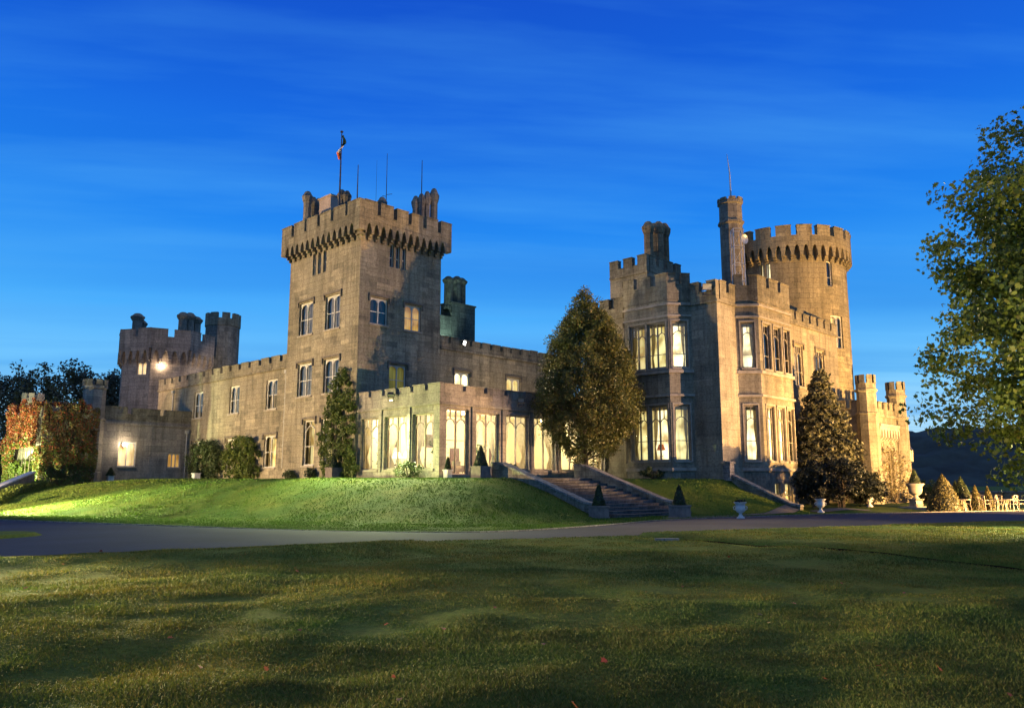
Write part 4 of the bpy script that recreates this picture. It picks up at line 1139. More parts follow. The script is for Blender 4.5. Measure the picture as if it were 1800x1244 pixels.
near_px = [(-500, 1010), (-200, 990), (0, 978), (200, 971), (400, 965), (700, 955), (1000, 948), (1200, 942), (1500, 932), (1800, 920), (2200, 909)]
far_px = [(-400, 902), (-150, 908), (0, 914.5), (300, 925), (550, 934.5), (760, 937), (900, 935), (1050, 925), (1200, 911.5), (1500, 903), (1800, 897.5), (2200, 892)]
NEAR = smooth_poly([tuple(onZ(*p, .15 * max(0, min(1, (750 - p[0]) / 450)))[:2]) for p in near_px], 2)
FAR = smooth_poly([tuple(onZ(*p)[:2]) for p in far_px], 2)
def behind(d, px): q = at(px, d); return (q.x, q.y)
cr_ = FH * -40
LAWN = NEAR + [(60, -30), (10, -60), (-60, -30), (-40, 30)]
LAWN_EDGE = NEAR
BACKEDGE = FAR
path_px = [(1195, 944), (1290, 951), (1400, 960), (1500, 968), (1650, 980), (1800, 992), (2000, 1010)]
PATH = smooth_poly([tuple(onZ(*p, .12)[:2]) for p in path_px], 2)
def vnoise(P, s, seed):
    r = np.random.default_rng(seed); G = r.uniform(-1, 1, (64, 64))
    q = P / s; i = np.floor(q).astype(int); f = q - i; f = f * f * (3 - 2 * f)
    g = lambda a, c: G[a % 64, c % 64]
    return (g(i[:, 0], i[:, 1]) * (1 - f[:, 0]) + g(i[:, 0] + 1, i[:, 1]) * f[:, 0]) * (1 - f[:, 1]) + (g(i[:, 0], i[:, 1] + 1) * (1 - f[:, 0]) + g(i[:, 0] + 1, i[:, 1] + 1) * f[:, 0]) * f[:, 1]
def sm(t): t = np.clip(t, 0, 1); return t * t * (3 - 2 * t)
def ground_z(P):
    P = np.asarray(P, dtype=float).reshape(-1, 2)
    dC, dF = seg_dist(P, CREST), seg_dist(P, FOOT)
    iC, iF = inside(P, CREST), inside(P, FOOT)
    t = np.where(iC, 1.0, np.where(iF, dF / (dF + dC + 1e-6), 0.0))
    t = .55 * sm(t) + .45 * np.sin(np.clip(t, 0, 1) * math.pi / 2) ** 1.3
    top = ZT - .12 - .95 * sm((27.0 - P[:, 0]) / 10.0) * sm((P[:, 1] - 58) / 14.0)
    z = t * top
    z += np.where(iF & ~iC, .05 * vnoise(P, 2.2, 5) + .02 * vnoise(P, .9, 6), 0)
    # lawn in front: a raised edge along the drive and gentle undulation
    iL = inside(P, LAWN); dL = seg_dist(P, LAWN_EDGE, False)
    dP = seg_dist(P, PATH, False)
    lift = .10 * sm(dL / .45) + .16 * np.exp(-((dL - 2.2) / 1.5) ** 2) * (P[:, 0] < 14) + (.055 * vnoise(P, 4.0, 1) + .04 * vnoise(P, 1.6, 2) + .02 * vnoise(P, .7, 3)) * sm((dL - .4) / 2)
    # the piece beyond the path lies a little higher, the path in a slight dip
    lift += np.where(seg_side(P), .09 * sm(dP / 1.0), 0) - .13 * sm(1 - dP / .42)
    z = np.where(iL, lift, z)
    # level ground right of the block
    r = sm((P[:, 0] - 49) / 1.5) * sm((P[:, 1] - 18.5) / 3.0)
    z += np.where(~iL & (P[:, 0] > 49), .22 * r, 0)
    # the ground is cut away under the stone steps
    st = (P[:, 0] > 33.3) & (P[:, 0] < 40.8) & (P[:, 1] > 25.3) & (P[:, 1] < 33.9)
    z = np.where(st, np.minimum(z, np.clip((P[:, 1] - 25.5) / 7.7, 0, 1) * 2.0 - .45), z)
    far = np.hypot(P[:, 0], P[:, 1])
    z += np.where(far > 130, (far - 130) * .004, 0)
    z -= np.where(P[:, 0] < 8, .02 * np.clip(8 - P[:, 0], 0, 30), 0) * (P[:, 1] > 40)
    return z
def seg_side(P):
    """True right-hand beyond the path line"""
    a = np.array(PATH[0]); b_ = np.array(PATH[-1]); c = (b_[0] - a[0]) * (P[:, 1] - a[1]) - (b_[1] - a[1]) * (P[:, 0] - a[0])
    return (c > 0)
def axis(lo, hi, st, far, dense=()):
    a = list(np.arange(lo, hi + 1e-6, st)); s = st; x = hi
    while x < far: s *= 1.35; x += s; a.append(x)
    s = st; x = lo
    while x > -far: s *= 1.35; x -= s; a.insert(0, x)
    return np.array(a)
gx, gy = axis(0, 74, .24, 2600), axis(-2, 82, .24, 2600)
GX, GY = np.meshgrid(gx, gy, indexing='ij')
PP = np.stack([GX.ravel(), GY.ravel()], 1)
GZ = ground_z(PP)
nx, ny = len(gx), len(gy)
V = np.stack([PP[:, 0], PP[:, 1], GZ], 1)
idx = np.arange(nx * ny).reshape(nx, ny)
Q = np.stack([idx[:-1, :-1], idx[1:, :-1], idx[1:, 1:], idx[:-1, 1:]], -1).reshape(-1, 4)
me = bpy.data.meshes.new('ground')
me.vertices.add(len(V)); me.vertices.foreach_set('co', V.astype(np.float32).ravel())
me.loops.add(len(Q) * 4); me.loops.foreach_set('vertex_index', Q.astype(np.int32).ravel())
me.polygons.add(len(Q)); me.polygons.foreach_set('loop_start', np.arange(0, len(Q) * 4, 4, dtype=np.int32))
me.update(calc_edges=True); me.polygons.foreach_set('use_smooth', np.ones(len(Q), bool))
me.materials.append(GRASS)
ground = bpy.data.objects.new('ground', me); COL.objects.link(ground); tag(ground, kind='structure')
ORG[ground] = Vector((0, 0, 0))
def gz(x, y): return float(ground_z([(x, y)])[0])

def resample(pl, n):
    p = np.array(pl); d = np.r_[0, np.cumsum(np.linalg.norm(np.diff(p, axis=0), axis=1))]
    t = np.linspace(0, d[-1], n); return np.stack([np.interp(t, d, p[:, k]) for k in (0, 1)], 1)
# the drive lies between the two edges
A, B_ = resample(NEAR, 120), resample(FAR, 120)
mb = MB()
for i in range(119):
    for k in range(4):
        P = lambda j, q: (*(A[j] * (1 - q / 4) + B_[j] * q / 4), .012 + .03 * math.sin(q / 4 * math.pi))
        mb.face([P(i, k), P(i + 1, k), P(i + 1, k + 1), P(i, k + 1)])
drive = mb.build('drive', ASPHALT, smooth=True); tag(drive, kind='structure')
def edging(line, name, m, w=.11, h=.05, side=1):
    R_ = resample(line, 160); mb = MB()
    for i in range(159):
        d = R_[i + 1] - R_[i]; d /= np.linalg.norm(d); nrm = np.array([-d[1], d[0]]) * side
        a, c = R_[i] , R_[i + 1] - d * .03
        z = h
        mb.prism([tuple(a), tuple(c), tuple(c + nrm * w), tuple(a + nrm * w)], -.05, z)
    o = mb.build(name, m); tag(o, kind='structure'); return o
edging(FAR, 'kerb', STONE_K, .12, .05, 1)
# dark sunken path across the lawn and gravel border at the foot of the right bank
def strip(line, w, name, m, lift, n=70):
    R_ = resample(line, n); mb = MB(); T = np.gradient(R_, axis=0); T /= np.linalg.norm(T, axis=1)[:, None]; NR = np.stack([-T[:, 1], T[:, 0]], 1)
    for i in range(n - 1):
        q = [R_[i] - NR[i] * w, R_[i + 1] - NR[i + 1] * w, R_[i + 1] + NR[i + 1] * w, R_[i] + NR[i] * w]
        zz = ground_z(np.array(q)) + lift
        mb.face([(*q[k], zz[k]) for k in range(4)])
    o = mb.build(name, m); tag(o, kind='structure'); return o
strip(PATH, .24, 'path', SOIL, .015, 120)
strip([tuple(onZ(*p, .05)[:2]) for p in ((1172, 909), (1260, 906), (1340, 902), (1400, 898))] + [tuple(onZ(1530, 894, .2)[:2])], .45, 'gravel_path', GRAVEL, .03)
q = onZ(1152, 944.5, .15)
mb = MB(); mb.fbox(Fr((q.x, q.y, 0), (RT.x, RT.y)), 0, .7, .03, .125, -.2, 0)
tag(mb.build('kerb_slab', STONE_K, org=(q.x, q.y, 0)), 'pale flat stone slab where the narrow path meets the drive', 'slab')

# hills: wooded ridge far to the right, low woods to the left
def ridge(name, px0, px1, d0, d1, hfun, n=160, m=30, seed=1):
    mb = MB(); r = np.random.default_rng(seed)
    rows = []
    P2 = []
    for i in range(n + 1):
        px = px0 + (px1 - px0) * i / n
        for j in range(m + 1):
            d = d0 + (d1 - d0) * j / m; q = at(px, d); P2.append((q.x, q.y))
    P2 = np.array(P2); nz_ = vnoise(P2, 30, seed) * .5 + vnoise(P2, 9, seed + 1) * .35 + vnoise(P2, 4, seed + 2) * .45
    g = ground_z(P2)
    for i in range(n + 1):
        px = px0 + (px1 - px0) * i / n
        for j in range(m + 1):
            k = i * (m + 1) + j; t = j / m
            z = g[k] - 1 + hfun(px) * math.sin(min(1, t * 1.25) * math.pi / 2) + nz_[k] * 4.0 * min(1, t * 4)
            rows.append((P2[k][0], P2[k][1], z))
    me = bpy.data.meshes.new(name); F_ = []
    for i in range(n):
        for j in range(m):
            a = i * (m + 1) + j; F_.append((a, a + m + 1, a + m + 2, a + 1))
    me.from_pydata(rows, [], F_); me.polygons.foreach_set('use_smooth', [True] * len(F_)); me.materials.append(HILLM)
    o = bpy.data.objects.new(name, me); COL.objects.link(o); tag(o, kind='structure'); return o
ridge('hills', 1250, 2900, 260, 420, lambda px: 25.5 + 2.0 * math.sin(px * .011) - .012 * max(0, px - 1650), seed=3)
ridge('hills', -700, 420, 210, 330, lambda px: 15 + 2.0 * math.sin(px * .02), seed=9)

# ---------------------------------------------------------------- stone staircase
STEPM = stone('dark_step_stone', (.17, .165, .165), (.125, .12, .125), (.06, .055, .05), bw=.9, rh=.158, lichen=.25)
def staircase():
    t = thing('stone_staircase', 'broad flight of dark stone steps between sloping cheek walls', 'staircase', (36, 25.3, 0))
    xa, xb, y0, y1, n = 33.6, 40.5, 25.5, 33.2, 13
    s_ = MB()
    for i in range(n):
        z1 = (ZT - .06) * (i + 1) / n; ya = y0 + (y1 - y0) * i / n
        s_.box(xa + .01, xb - .01, ya, y1 + .6, max(0, z1 - .158), z1 - .03)
        s_.box(xa + .005, xb - .005, ya - .035, ya + .62, z1 - .03, z1)
    s_.build('step', STEPM, t)
    for x0, w_ in ((33.15, .45), (40.5, .45)):
        c = MB(); cp = MB()
        prof = [(26.7, -.1), (26.7, .62), (27.3, .70), (32.9, 2.66), (33.5, 2.82), (34.1, 2.84), (34.1, 1.2)]
        c.face([(x0, y, z) for y, z in prof][::-1]); c.face([(x0 + w_, y, z) for y, z in prof])
        for (ya, za), (yb, zb) in zip(prof, prof[1:]):
            c.face([(x0, ya, za), (x0 + w_, ya, za), (x0 + w_, yb, zb), (x0, yb, zb)])
        c.build('cheek_wall', STONE_D, t)
        tp = prof[1:6]
        for (ya, za), (yb, zb) in zip(tp, tp[1:]):
            A_ = [(x0 - .07, ya, za + .004), (x0 + w_ + .07, ya, za + .004), (x0 + w_ + .07, yb, zb + .004), (x0 - .07, yb, zb + .004)]
            B2 = [(p[0], p[1], p[2] + .11) for p in A_]
            cp.face(B2)
            for k in range(4): cp.face([A_[k], A_[(k + 1) % 4], B2[(k + 1) % 4], B2[k]])
        cp.build('coping', STONE_K, t)
staircase()
# sloping coping wall that ends the bank by the block corner
def end_wall():
    t = thing('retaining_wall', 'low sloping stone wall with a pale coping running down from the block corner', 'wall', (48.3, 25, 0))
    prof = [(22.6, -.2), (22.6, .32), (23.2, .42), (27.3, 2.28), (27.6, 2.3), (27.6, -.2)]
    c = MB(); x0, w_ = 48.0, .4
    c.face([(x0, y, z) for y, z in prof][::-1]); c.face([(x0 + w_, y, z) for y, z in prof])
    for (ya, za), (yb, zb) in zip(prof, prof[1:] + prof[:1]): c.face([(x0, ya, za), (x0 + w_, ya, za), (x0 + w_, yb, zb), (x0, yb, zb)])
    c.build('wall', STONE_D, t)
    cp = MB(); tp = prof[1:5]
    for (ya, za), (yb, zb) in zip(tp, tp[1:]):
        A_ = [(x0 - .1, ya, za + .004), (x0 + w_ + .1, ya, za + .004), (x0 + w_ + .1, yb, zb + .004), (x0 - .1, yb, zb + .004)]; B2 = [(p[0], p[1], p[2] + .13) for p in A_]
        cp.face(B2)
        for k in range(4): cp.face([A_[k], A_[(k + 1) % 4], B2[(k + 1) % 4], B2[k]])
    cp.build('coping', STONE_K, t)
    b_ = MB(); b_.box(47.7, 48.25, 27.05, 27.55, 1.9, 3.0); b_.box(47.62, 48.33, 26.97, 27.63, 3.0, 3.14); b_.build('end_pier', STONE_K, t)
end_wall()

# ================================================================== PLANTS
def branch_tree(name, label, cat, base, trunk_r, cen, rads, nclump, per, lsize, m, shape='leaf', clump_r=.6, trunk_h=None, power=2.0, group=None, nbr=40, surf=.55, lean=(0, 0), prof=None, flat=1.0):
    """tapered trunk, limbs reaching into the crown, and a crown of separate leaves"""
    base = Vector(base); cen = np.array(cen); rads = np.array(rads)
    t = thing(name, label, cat, base, group)
    pts = []
    while len(pts) < nclump:
        d = RNG.normal(size=3); d /= np.linalg.norm(d)
        r = RNG.uniform(surf, 1) ** .7
        k = (np.abs(d) ** power).sum() ** (-1 / power)
        lump = 1 + .14 * math.sin(d[0] * 7 + d[2] * 5) * math.cos(d[1] * 6 - d[2] * 4)
        p = d * k * r * lump
        if prof is not None:
            zz = (p[2] + 1) / 2; f = prof(zz)
            p[0] = d[0] / math.hypot(d[0], d[1] + 1e-9) * f * r * lump; p[1] = d[1] / (math.hypot(d[0], d[1]) + 1e-9) * f * r * lump
        pts.append(cen + p * rads)
    pts = np.array(pts)
    cr_ = clumped(pts, clump_r * RNG.uniform(.6, 1.3, nclump), per)
    cr_[:, 2] = (cr_[:, 2] - np.repeat(pts[:, 2], per)) * flat + np.repeat(pts[:, 2], per)
    out = (cr_ - cen) / rads
    leaves('crown', cr_, lsize, m, t, shape=shape, nrm=out * .7 + np.array([0, 0, .35]))
    b_ = MB(); th = trunk_h or (cen[2] - rads[2] - base.z + .3)
    topz = cen[2] + rads[2] * .75
    tp = [base + Vector((0, 0, -.2)), base + Vector((.03, .02, th * .5)), base + Vector((lean[0] * .3, lean[1] * .3, th))]
    for k in range(1, 5):
        f = k / 4; tp.append(Vector((base.x + (cen[0] - base.x) * f * .8 + random.uniform(-.1, .1), base.y + (cen[1] - base.y) * f * .8 + random.uniform(-.1, .1), base.z + th + (topz - base.z - th) * f)))
    rr = [trunk_r * 1.35, trunk_r, trunk_r * .9, trunk_r * .62, trunk_r * .42, trunk_r * .24, trunk_r * .06]
    b_.tube(tp, rr, 9)
    b_.build('trunk', BARK, t, smooth=True)
    br = MB()
    sel = pts[RNG.choice(nclump, min(nbr, nclump), replace=False)]
    for q in sel:
        z0 = base.z + th * .9 + max(0, (q[2] - base.z - th)) * random.uniform(.25, .6)
        f = min(1, max(0, (z0 - base.z - th) / max(.1, topz - base.z - th)))
        s_ = Vector((base.x + (cen[0] - base.x) * f * .8, base.y + (cen[1] - base.y) * f * .8, z0)); e = Vector(q)
        mid = s_.lerp(e, .5) + Vector((random.uniform(-.15, .15), random.uniform(-.15, .15), random.uniform(-.05, .25)))
        r0 = trunk_r * .34 * (1 - f * .6)
        br.tube([s_, mid, e], [r0, r0 * .55, .012], 5)
    br.build('limbs', BARK, t, smooth=True)
    return t

# hornbeam on the terrace
hb = at(1031, 54.6); hb.z = ZT - .05
ztop = zat(517, hb.x, hb.y)
hprof = lambda z: max(.05, (math.sin(min(1, (z + .05) / .41) * math.pi / 2) ** 1.1) if z < .36 else (1 - ((z - .36) / .68) ** 1.55))
branch_tree('hornbeam', 'dense egg shaped hornbeam standing at the top of the steps', 'tree', hb, .17, (hb.x + .15, hb.y - .1, (ztop + 3.1) / 2), (3.75, 3.75, (ztop - 3.1) / 2), 1350, 66, .15, LEAF_HORN,
            clump_r=.47, trunk_h=1.0, prof=hprof, nbr=90, surf=.45, power=2)
# big maple on the right, most of it outside the picture
mt_ = at(2148, 20.5); mz = gz(mt_.x, mt_.y); mt_.z = mz
cz = zat(528, mt_.x, mt_.y)
branch_tree('maple_tree', 'large broad leaved maple reaching in from the right edge', 'tree', mt_, .30, (mt_.x, mt_.y, cz), (5.35, 5.35, 5.15), 1350, 105, .125, LEAF_MAPLE, shape='maple', clump_r=.68, power=3.5, nbr=130, surf=.38, trunk_h=1.9, flat=.7)
# conifer in front of the block
cf = at(1452, 60.0); cfz = gz(cf.x, cf.y); cf.z = cfz
def conifer(base, H, R):
    t = thing('conifer', 'golden lit conifer with drooping sprays beside the canted bay', 'tree', base)
    P = []; NN = []; lim = MB()
    for i in range(300):
        f = (i / 300) ** .75; z = base.z + .7 + (H - .7) * f; a = i * 2.39996
        ln = R * (1 - f) ** .85 * random.uniform(.7, 1.15) + .12
        s_ = Vector((base.x, base.y, z)); e = s_ + Vector((math.cos(a) * ln, math.sin(a) * ln, -.22 * ln + random.uniform(-.1, .25)))
        lim.tube([s_, s_.lerp(e, .5) + Vector((0, 0, .10 * ln)), e], [.045 * (1 - f) + .012, .02, .006], 4)
        k = int(34 * ln) + 12
        for _ in range(k):
            q = random.uniform(.25, 1.05) ** .7; c = s_.lerp(e, q) + Vector((random.gauss(0, .13), random.gauss(0, .13), .10 * ln * (1 - abs(2 * q - 1)) + random.gauss(-.04, .09)))
            P.append(c); NN.append((math.cos(a) * .5, math.sin(a) * .5, .8))
    leaves('crown', P, .26, LEAF_FIR, t, shape='spray', nrm=NN)
    lim.build('limbs', BARK, t)
    tr = MB(); tr.tube([base + Vector((0, 0, -.2)), base + Vector((0, 0, H * .5)), base + Vector((0, 0, H * .98))], [.16, .09, .01], 8); tr.build('trunk', BARK, t)
conifer(cf, zat(650, cf.x, cf.y) - cfz, 3.6)

# mass of dark yew below the conifer, two shrubs grown together
def blob_shrub(name, label, cat, c, rads, n, size, m, shape='leaf', cl=70, cr_=.4, group=None, stems=True):
    t = thing(name, label, cat, (c[0], c[1], c[2] - rads[2]), group)
    d = RNG.normal(size=(cl, 3)); d /= np.linalg.norm(d, axis=1, keepdims=True)
    d[:, 2] = np.where(d[:, 2] < -.7, -d[:, 2], d[:, 2])
    pts = np.array(c) + d * np.array(rads) * RNG.uniform(.55, .98, (cl, 1))
    P = clumped(pts, cr_ * RNG.uniform(.6, 1.2, cl), max(1, n // cl))
    P[:, 2] = np.maximum(P[:, 2], c[2] - rads[2] + .02)
    leaves('foliage', P, size, m, t, shape=shape, nrm=(P - np.array(c)) / np.array(rads) * .8)
    if stems:
        b_ = MB()
        for k in range(9):
            q = pts[random.randrange(cl)]; b_.tube([(c[0] + random.uniform(-.2, .2), c[1] + random.uniform(-.2, .2), c[2] - rads[2] - .05), tuple(Vector(q).lerp(Vector(c), .4)), tuple(q)], [.05, .03, .01], 5)
        b_.build('stems', BARK, t)
    return t
for px, d_, w_, py, lab in ((1432, 52.6, 1.5, 812, 'rounded black green yew bush right of the basement windows'), (1478, 53.2, 2.2, 806, 'broad black green yew bush below the golden conifer'), (1525, 55.0, 1.4, 832, 'low black green yew bush left of the gatehouse roses')):
    c = at(px, d_); z0 = gz(c.x, c.y); zt = zat(py, c.x, c.y)
    blob_shrub('yew_bush', lab, 'bush', (c.x, c.y, (z0 + zt) / 2), (w_, w_ * .8, (zt - z0) / 2), 9000, .16, LEAF_DARK, cl=130, cr_=.38, group='yew bushes below the block')
# rose climber on the gatehouse front
def climber(name, label, cat, fr, outline, n, size, m, depth=.35, group=None, cl=90, cr_=.4, stem=True, shape='leaf', zb=None):
    """leaves in clumps over a wall area; outline in wall (u,v)"""
    us = [p[0] for p in outline]; vs = [p[1] for p in outline]
    base = fr((min(us) + max(us)) / 2, min(vs), .2)
    t = thing(name, label, cat, base, group)
    pts = []; O = [tuple(p) for p in outline]
    while len(pts) < cl:
        p = (random.uniform(min(us), max(us)), random.uniform(min(vs), max(vs)))
        if inside(np.array([p]), O)[0]: pts.append(fr(p[0], p[1], random.uniform(.05, depth)))
    pts = np.array(pts); P = clumped(pts, cr_ * RNG.uniform(.5, 1.2, cl), n // cl)
    leaves('foliage', P, size, m, t, shape=shape, nrm=np.array([fr.N.x, fr.N.y, .35]) * 1.1)
    if stem:
        b_ = MB()
        for k in range(max(4, cl // 14)):
            q = Vector(pts[random.randrange(cl)]); s_ = Vector(base) + fr.U * random.uniform(-.3, .3)
            b_.tube([s_, s_.lerp(q, .5) + fr.U * random.uniform(-.25, .25), q], [.035, .022, .008], 5)
        b_.build('stems', BARK, t)
    return t
def outl(fr, pxs): return [fr.uv(*p) for p in pxs]
f = YF(23.7, 60)
climber('climbing_rose', 'open straggling climbing rose over the gatehouse doorway', 'climber', f, outl(f, [(1543, 880), (1536, 830), (1545, 790), (1560, 778), (1585, 800), (1598, 850), (1600, 880), (1575, 885)]), 1500, .17, LEAF_ROSE, depth=.5, cl=110, cr_=.5)
# climbers on the wing and the square tower
f = XL(31.55, 80)
climber('wall_climber', 'tall tapering green climber on the near corner of the square tower', 'climber', f, outl(f, [(574, 842), (566, 780), (576, 720), (590, 668), (604, 648), (618, 652), (624, 700), (627, 780), (630, 838), (600, 842)]), 16000, .15, LEAF_IVY, depth=.35, cl=280, cr_=.28, group='climbers on the castle wall')
f = XL(31.9, 80)
climber('wall_climber', 'rounded green climber between the two lit ground windows of the wing nearest the tower', 'climber', f, outl(f, [(410, 840), (406, 800), (414, 778), (432, 770), (452, 770), (460, 800), (458, 836), (440, 842)]), 11000, .15, LEAF_IVY, depth=.9, cl=230, cr_=.32, group='climbers on the castle wall')
climber('wall_climber', 'rounded darker climber on the wing beside the grey low block', 'climber', f, outl(f, [(346, 842), (341, 800), (350, 782), (372, 776), (392, 778), (396, 815), (390, 844), (365, 846)]), 11000, .15, LEAF_BOX, depth=.9, cl=230, cr_=.32, group='climbers on the castle wall')
f = YF(27.6, 50)
climber('wall_climber', 'thin brown climber running up the drainpipe right of the canted bay', 'climber', f, outl(f, [(1372, 800), (1370, 720), (1374, 670), (1382, 665), (1388, 720), (1386, 800)]), 1300, .16, LEAF_ROSE, depth=.3, cl=60, cr_=.3, group='climbers on the castle wall')
# creeper that wraps the porch
def creeper():
    x0, x1, y0, y1 = 19.6, 23.0, 69.6, 77.5; zt = PORCH_Z
    t = thing('autumn_creeper', 'red and green autumn creeper wrapping the entrance porch', 'climber', (x0, y0, .8))
    ed = lambda s: .35 * math.sin(s * 2.1) + .25 * math.sin(s * 5.3 + 1)
    for m_, nn, w_ in ((LEAF_RED, 8500, lambda z, k: z > 3.2 and (k == 0 or random.random() < .35)), (LEAF_IVY, 8000, lambda z, k: z < 4.6 and (k == 0 or random.random() < .3)), (LEAF_BROWN, 9000, lambda z, k: k == 1 or random.random() < .25)):
        P = []; NN = []
        while len(P) < nn:
            k = 0 if random.random() < .62 else 1
            z = random.uniform(.6, zt + .9)
            bulge = .25 + .35 * (.5 + .5 * math.sin(z * 1.7 + (len(P) % 7) * .1)) * random.random()
            if k == 0:
                y = random.uniform(y0 - .2, y1)
                if z > zt + .1 + ed(y): continue
                bulge += .22 * (1 + math.sin(y * 3.1 + z * .8) * math.sin(z * 2.3))
                if 70.6 < y < 74.8 and z < 4.5: continue
                if y <= 70.6 and z < 4.5: bulge *= .35
                p = (x0 - bulge, y, z); n_ = (-1, 0, .2)
                cl = math.sin(y * 2.3) * math.sin(z * 1.9 + y)
            else:
                x = random.uniform(x0 - .2, x1 + .4)
                if z > zt + .1 + ed(x + 3): continue
                bulge += .22 * (1 + math.sin(x * 3.7) * math.sin(z * 1.9 + x))
                p = (x, y0 - bulge, z); n_ = (0, -1, .2); cl = math.sin(x * 2.3) * math.sin(z * 1.9 + x)
            if cl < -.75 and random.random() < .7: continue
            if not w_(z + random.gauss(0, .6), k): continue
            P.append(p); NN.append(n_)
        leaves('foliage', P, .20, m_, t, nrm=np.array(NN) * 1.1)
    P = np.stack([RNG.uniform(x0 - .4, x1, 3000), RNG.uniform(y0 - .3, y1, 3000), zt + RNG.uniform(-.1, .3, 3000)], 1)
    leaves('foliage', P, .24, LEAF_RED, t, nrm=np.array([0, 0, .8]))
    st = MB()
    for k in range(7):
        y = y0 + 1.0 * k; st.tube([(x0 - .12, y, .3), (x0 - .12, y + .3, 3), (x0 - .15, y - .2, zt)], [.05, .035, .015], 5)
    st.build('stems', BARK, t)
creeper()
f = YF(71.2, 20)
climber('wall_climber', 'narrow yellow green climber up the octagonal turret of the grey low block', 'climber', f, outl(f, [(108, 852), (112, 780), (118, 720), (130, 700), (136, 760), (134, 850)]), 3600, .22, LEAF_IVY, depth=.8, cl=90, cr_=.4, group='climbers on the castle wall')

# parkland trees behind the left end
for px, d_, py, rx, lab in ((-20, 118, 655, 7.5, 'dark parkland tree at the left edge of the picture'), (96, 112, 634, 8.2, 'tallest rounded dark tree behind the entrance porch'), (186, 116, 662, 4.6, 'smaller dark tree against the octagonal tower')):
    b0 = at(px, d_); b0.z = 0; zt = zat(py, b0.x, b0.y)
    branch_tree('parkland_tree', lab, 'tree', b0, .4, (b0.x, b0.y, zt * .56), (rx, rx, zt * .44), 330, 46, .50, LEAF_BG, clump_r=1.15, group='parkland trees behind the left end', nbr=30, surf=.35, power=2.3)

# small planting along the conservatory and tower wall
for px, py, hh, ww, lab in ((716, 836, .5, 1.4, 'low spreading bush under the middle conservatory window'), (545, 838, .35, .5, 'small bush at the foot of the tower wall'), (902, 832, .45, .45, 'small potted looking bush beside the top of the steps'), (1150, 834, .4, 1.2, 'low bush under the left bay window'), (510, 842, .3, .6, 'low bush at the base of the drainpipe by the tower')):
    X_ = 31.2 if px < 760 else None
    q = onX(px, py, 31.2) if X_ else (onY(px, py, 36.3) if px < 1000 else onX(px, py, 46.2))
    if not X_ and px > 1000: q.x = 46.0
    blob_shrub('low_bush', lab, 'bush', (q.x, q.y, ZT - .1 + hh), (ww * (.35 if X_ else 1) + .2, ww * (1 if X_ else .5), hh), 900, .14, LEAF_BOX, cl=26, cr_=.25, group='low bushes along the walls')

# topiary cones in stone boxes and urns
def cone_leaves(t, c, r, z0, z1, n, m, size=.09):
    f = RNG.uniform(0, 1, n) ** 1.0; f = 1 - np.sqrt(1 - f * .985)
    a = RNG.uniform(0, 2 * math.pi, n); rr = r * (1 - f) ** .9 * RNG.uniform(.86, 1.05, n)
    P = np.stack([c[0] + rr * np.cos(a), c[1] + rr * np.sin(a), z0 + (z1 - z0) * f], 1)
    leaves('foliage', P, size, m, t, nrm=np.stack([np.cos(a), np.sin(a), np.full(n, .4)], 1))
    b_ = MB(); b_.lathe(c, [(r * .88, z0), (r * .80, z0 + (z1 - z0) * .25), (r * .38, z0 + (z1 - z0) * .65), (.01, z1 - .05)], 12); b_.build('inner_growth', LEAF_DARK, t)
def planter_cone(c, zb, w_, h, zt, r, label, mb_=None, leaf=None, group='clipped cones in planters', cz=None):
    t = thing('topiary_planter', label, 'planter', (c[0], c[1], zb), group)
    b_ = MB(); x, y = c[0], c[1]
    b_.box(x - w_ / 2, x + w_ / 2, y - w_ / 2, y + w_ / 2, zb - .1, zb + h - .08); b_.box(x - w_ / 2 - .04, x + w_ / 2 + .04, y - w_ / 2 - .04, y + w_ / 2 + .04, zb + h - .08, zb + h)
    b_.box(x - w_ / 2 - .03, x + w_ / 2 + .03, y - w_ / 2 - .03, y + w_ / 2 + .03, zb - .1, zb + .07)
    b_.build('planter_box', mb_ or BOXST, t)
    cone_leaves(t, (x, y), r, zb + h - .02, zt, 1700, leaf or LEAF_BOX)
c = onZ(1057, 911, .0); planter_cone((c.x + .2, c.y + .3), 0, .72, .62, zat(846, c.x, c.y), .33, 'clipped cone in a stone box at the left foot of the steps')
c = onZ(1203, 909.5, .0); planter_cone((c.x + .2, c.y + .4), 0, .80, .62, zat(849, c.x, c.y), .36, 'clipped cone in a dark stone box at the right foot of the steps')
c = onY(845, 836, 34.2); planter_cone((c.x, c.y), ZT - .15, .8, .75, zat(780, c.x, c.y), .42, 'largest clipped cone in a stone box on the terrace left of the steps')
c = onY(787, 836, 36.4); planter_cone((c.x, c.y), ZT - .12, .36, .55, zat(800, c.x, c.y), .2, 'slim clipped cone in a small pot by the conservatory door', URNW)
c = onX(193, 850, 27.2); c = onY(193, 850, 70.6); planter_cone((c.x, c.y), gz(c.x, c.y), .45, .5, zat(820, c.x, c.y), .36, 'clipped cone in a white pot in front of the low block', URNW)
c = onX(344, 846, 30.6); planter_cone((c.x, c.y), gz(c.x, c.y), .5, .62, zat(812, c.x, c.y), .3, 'clipped cone in a white pot in front of the dark climber', URNW)
c = onX(586, 842, 30.9); planter_cone((c.x, c.y), gz(c.x, c.y), .8, .8, gz(c.x, c.y) + 1.7, .34, 'clipped bush in a dark square box before the tall climber')

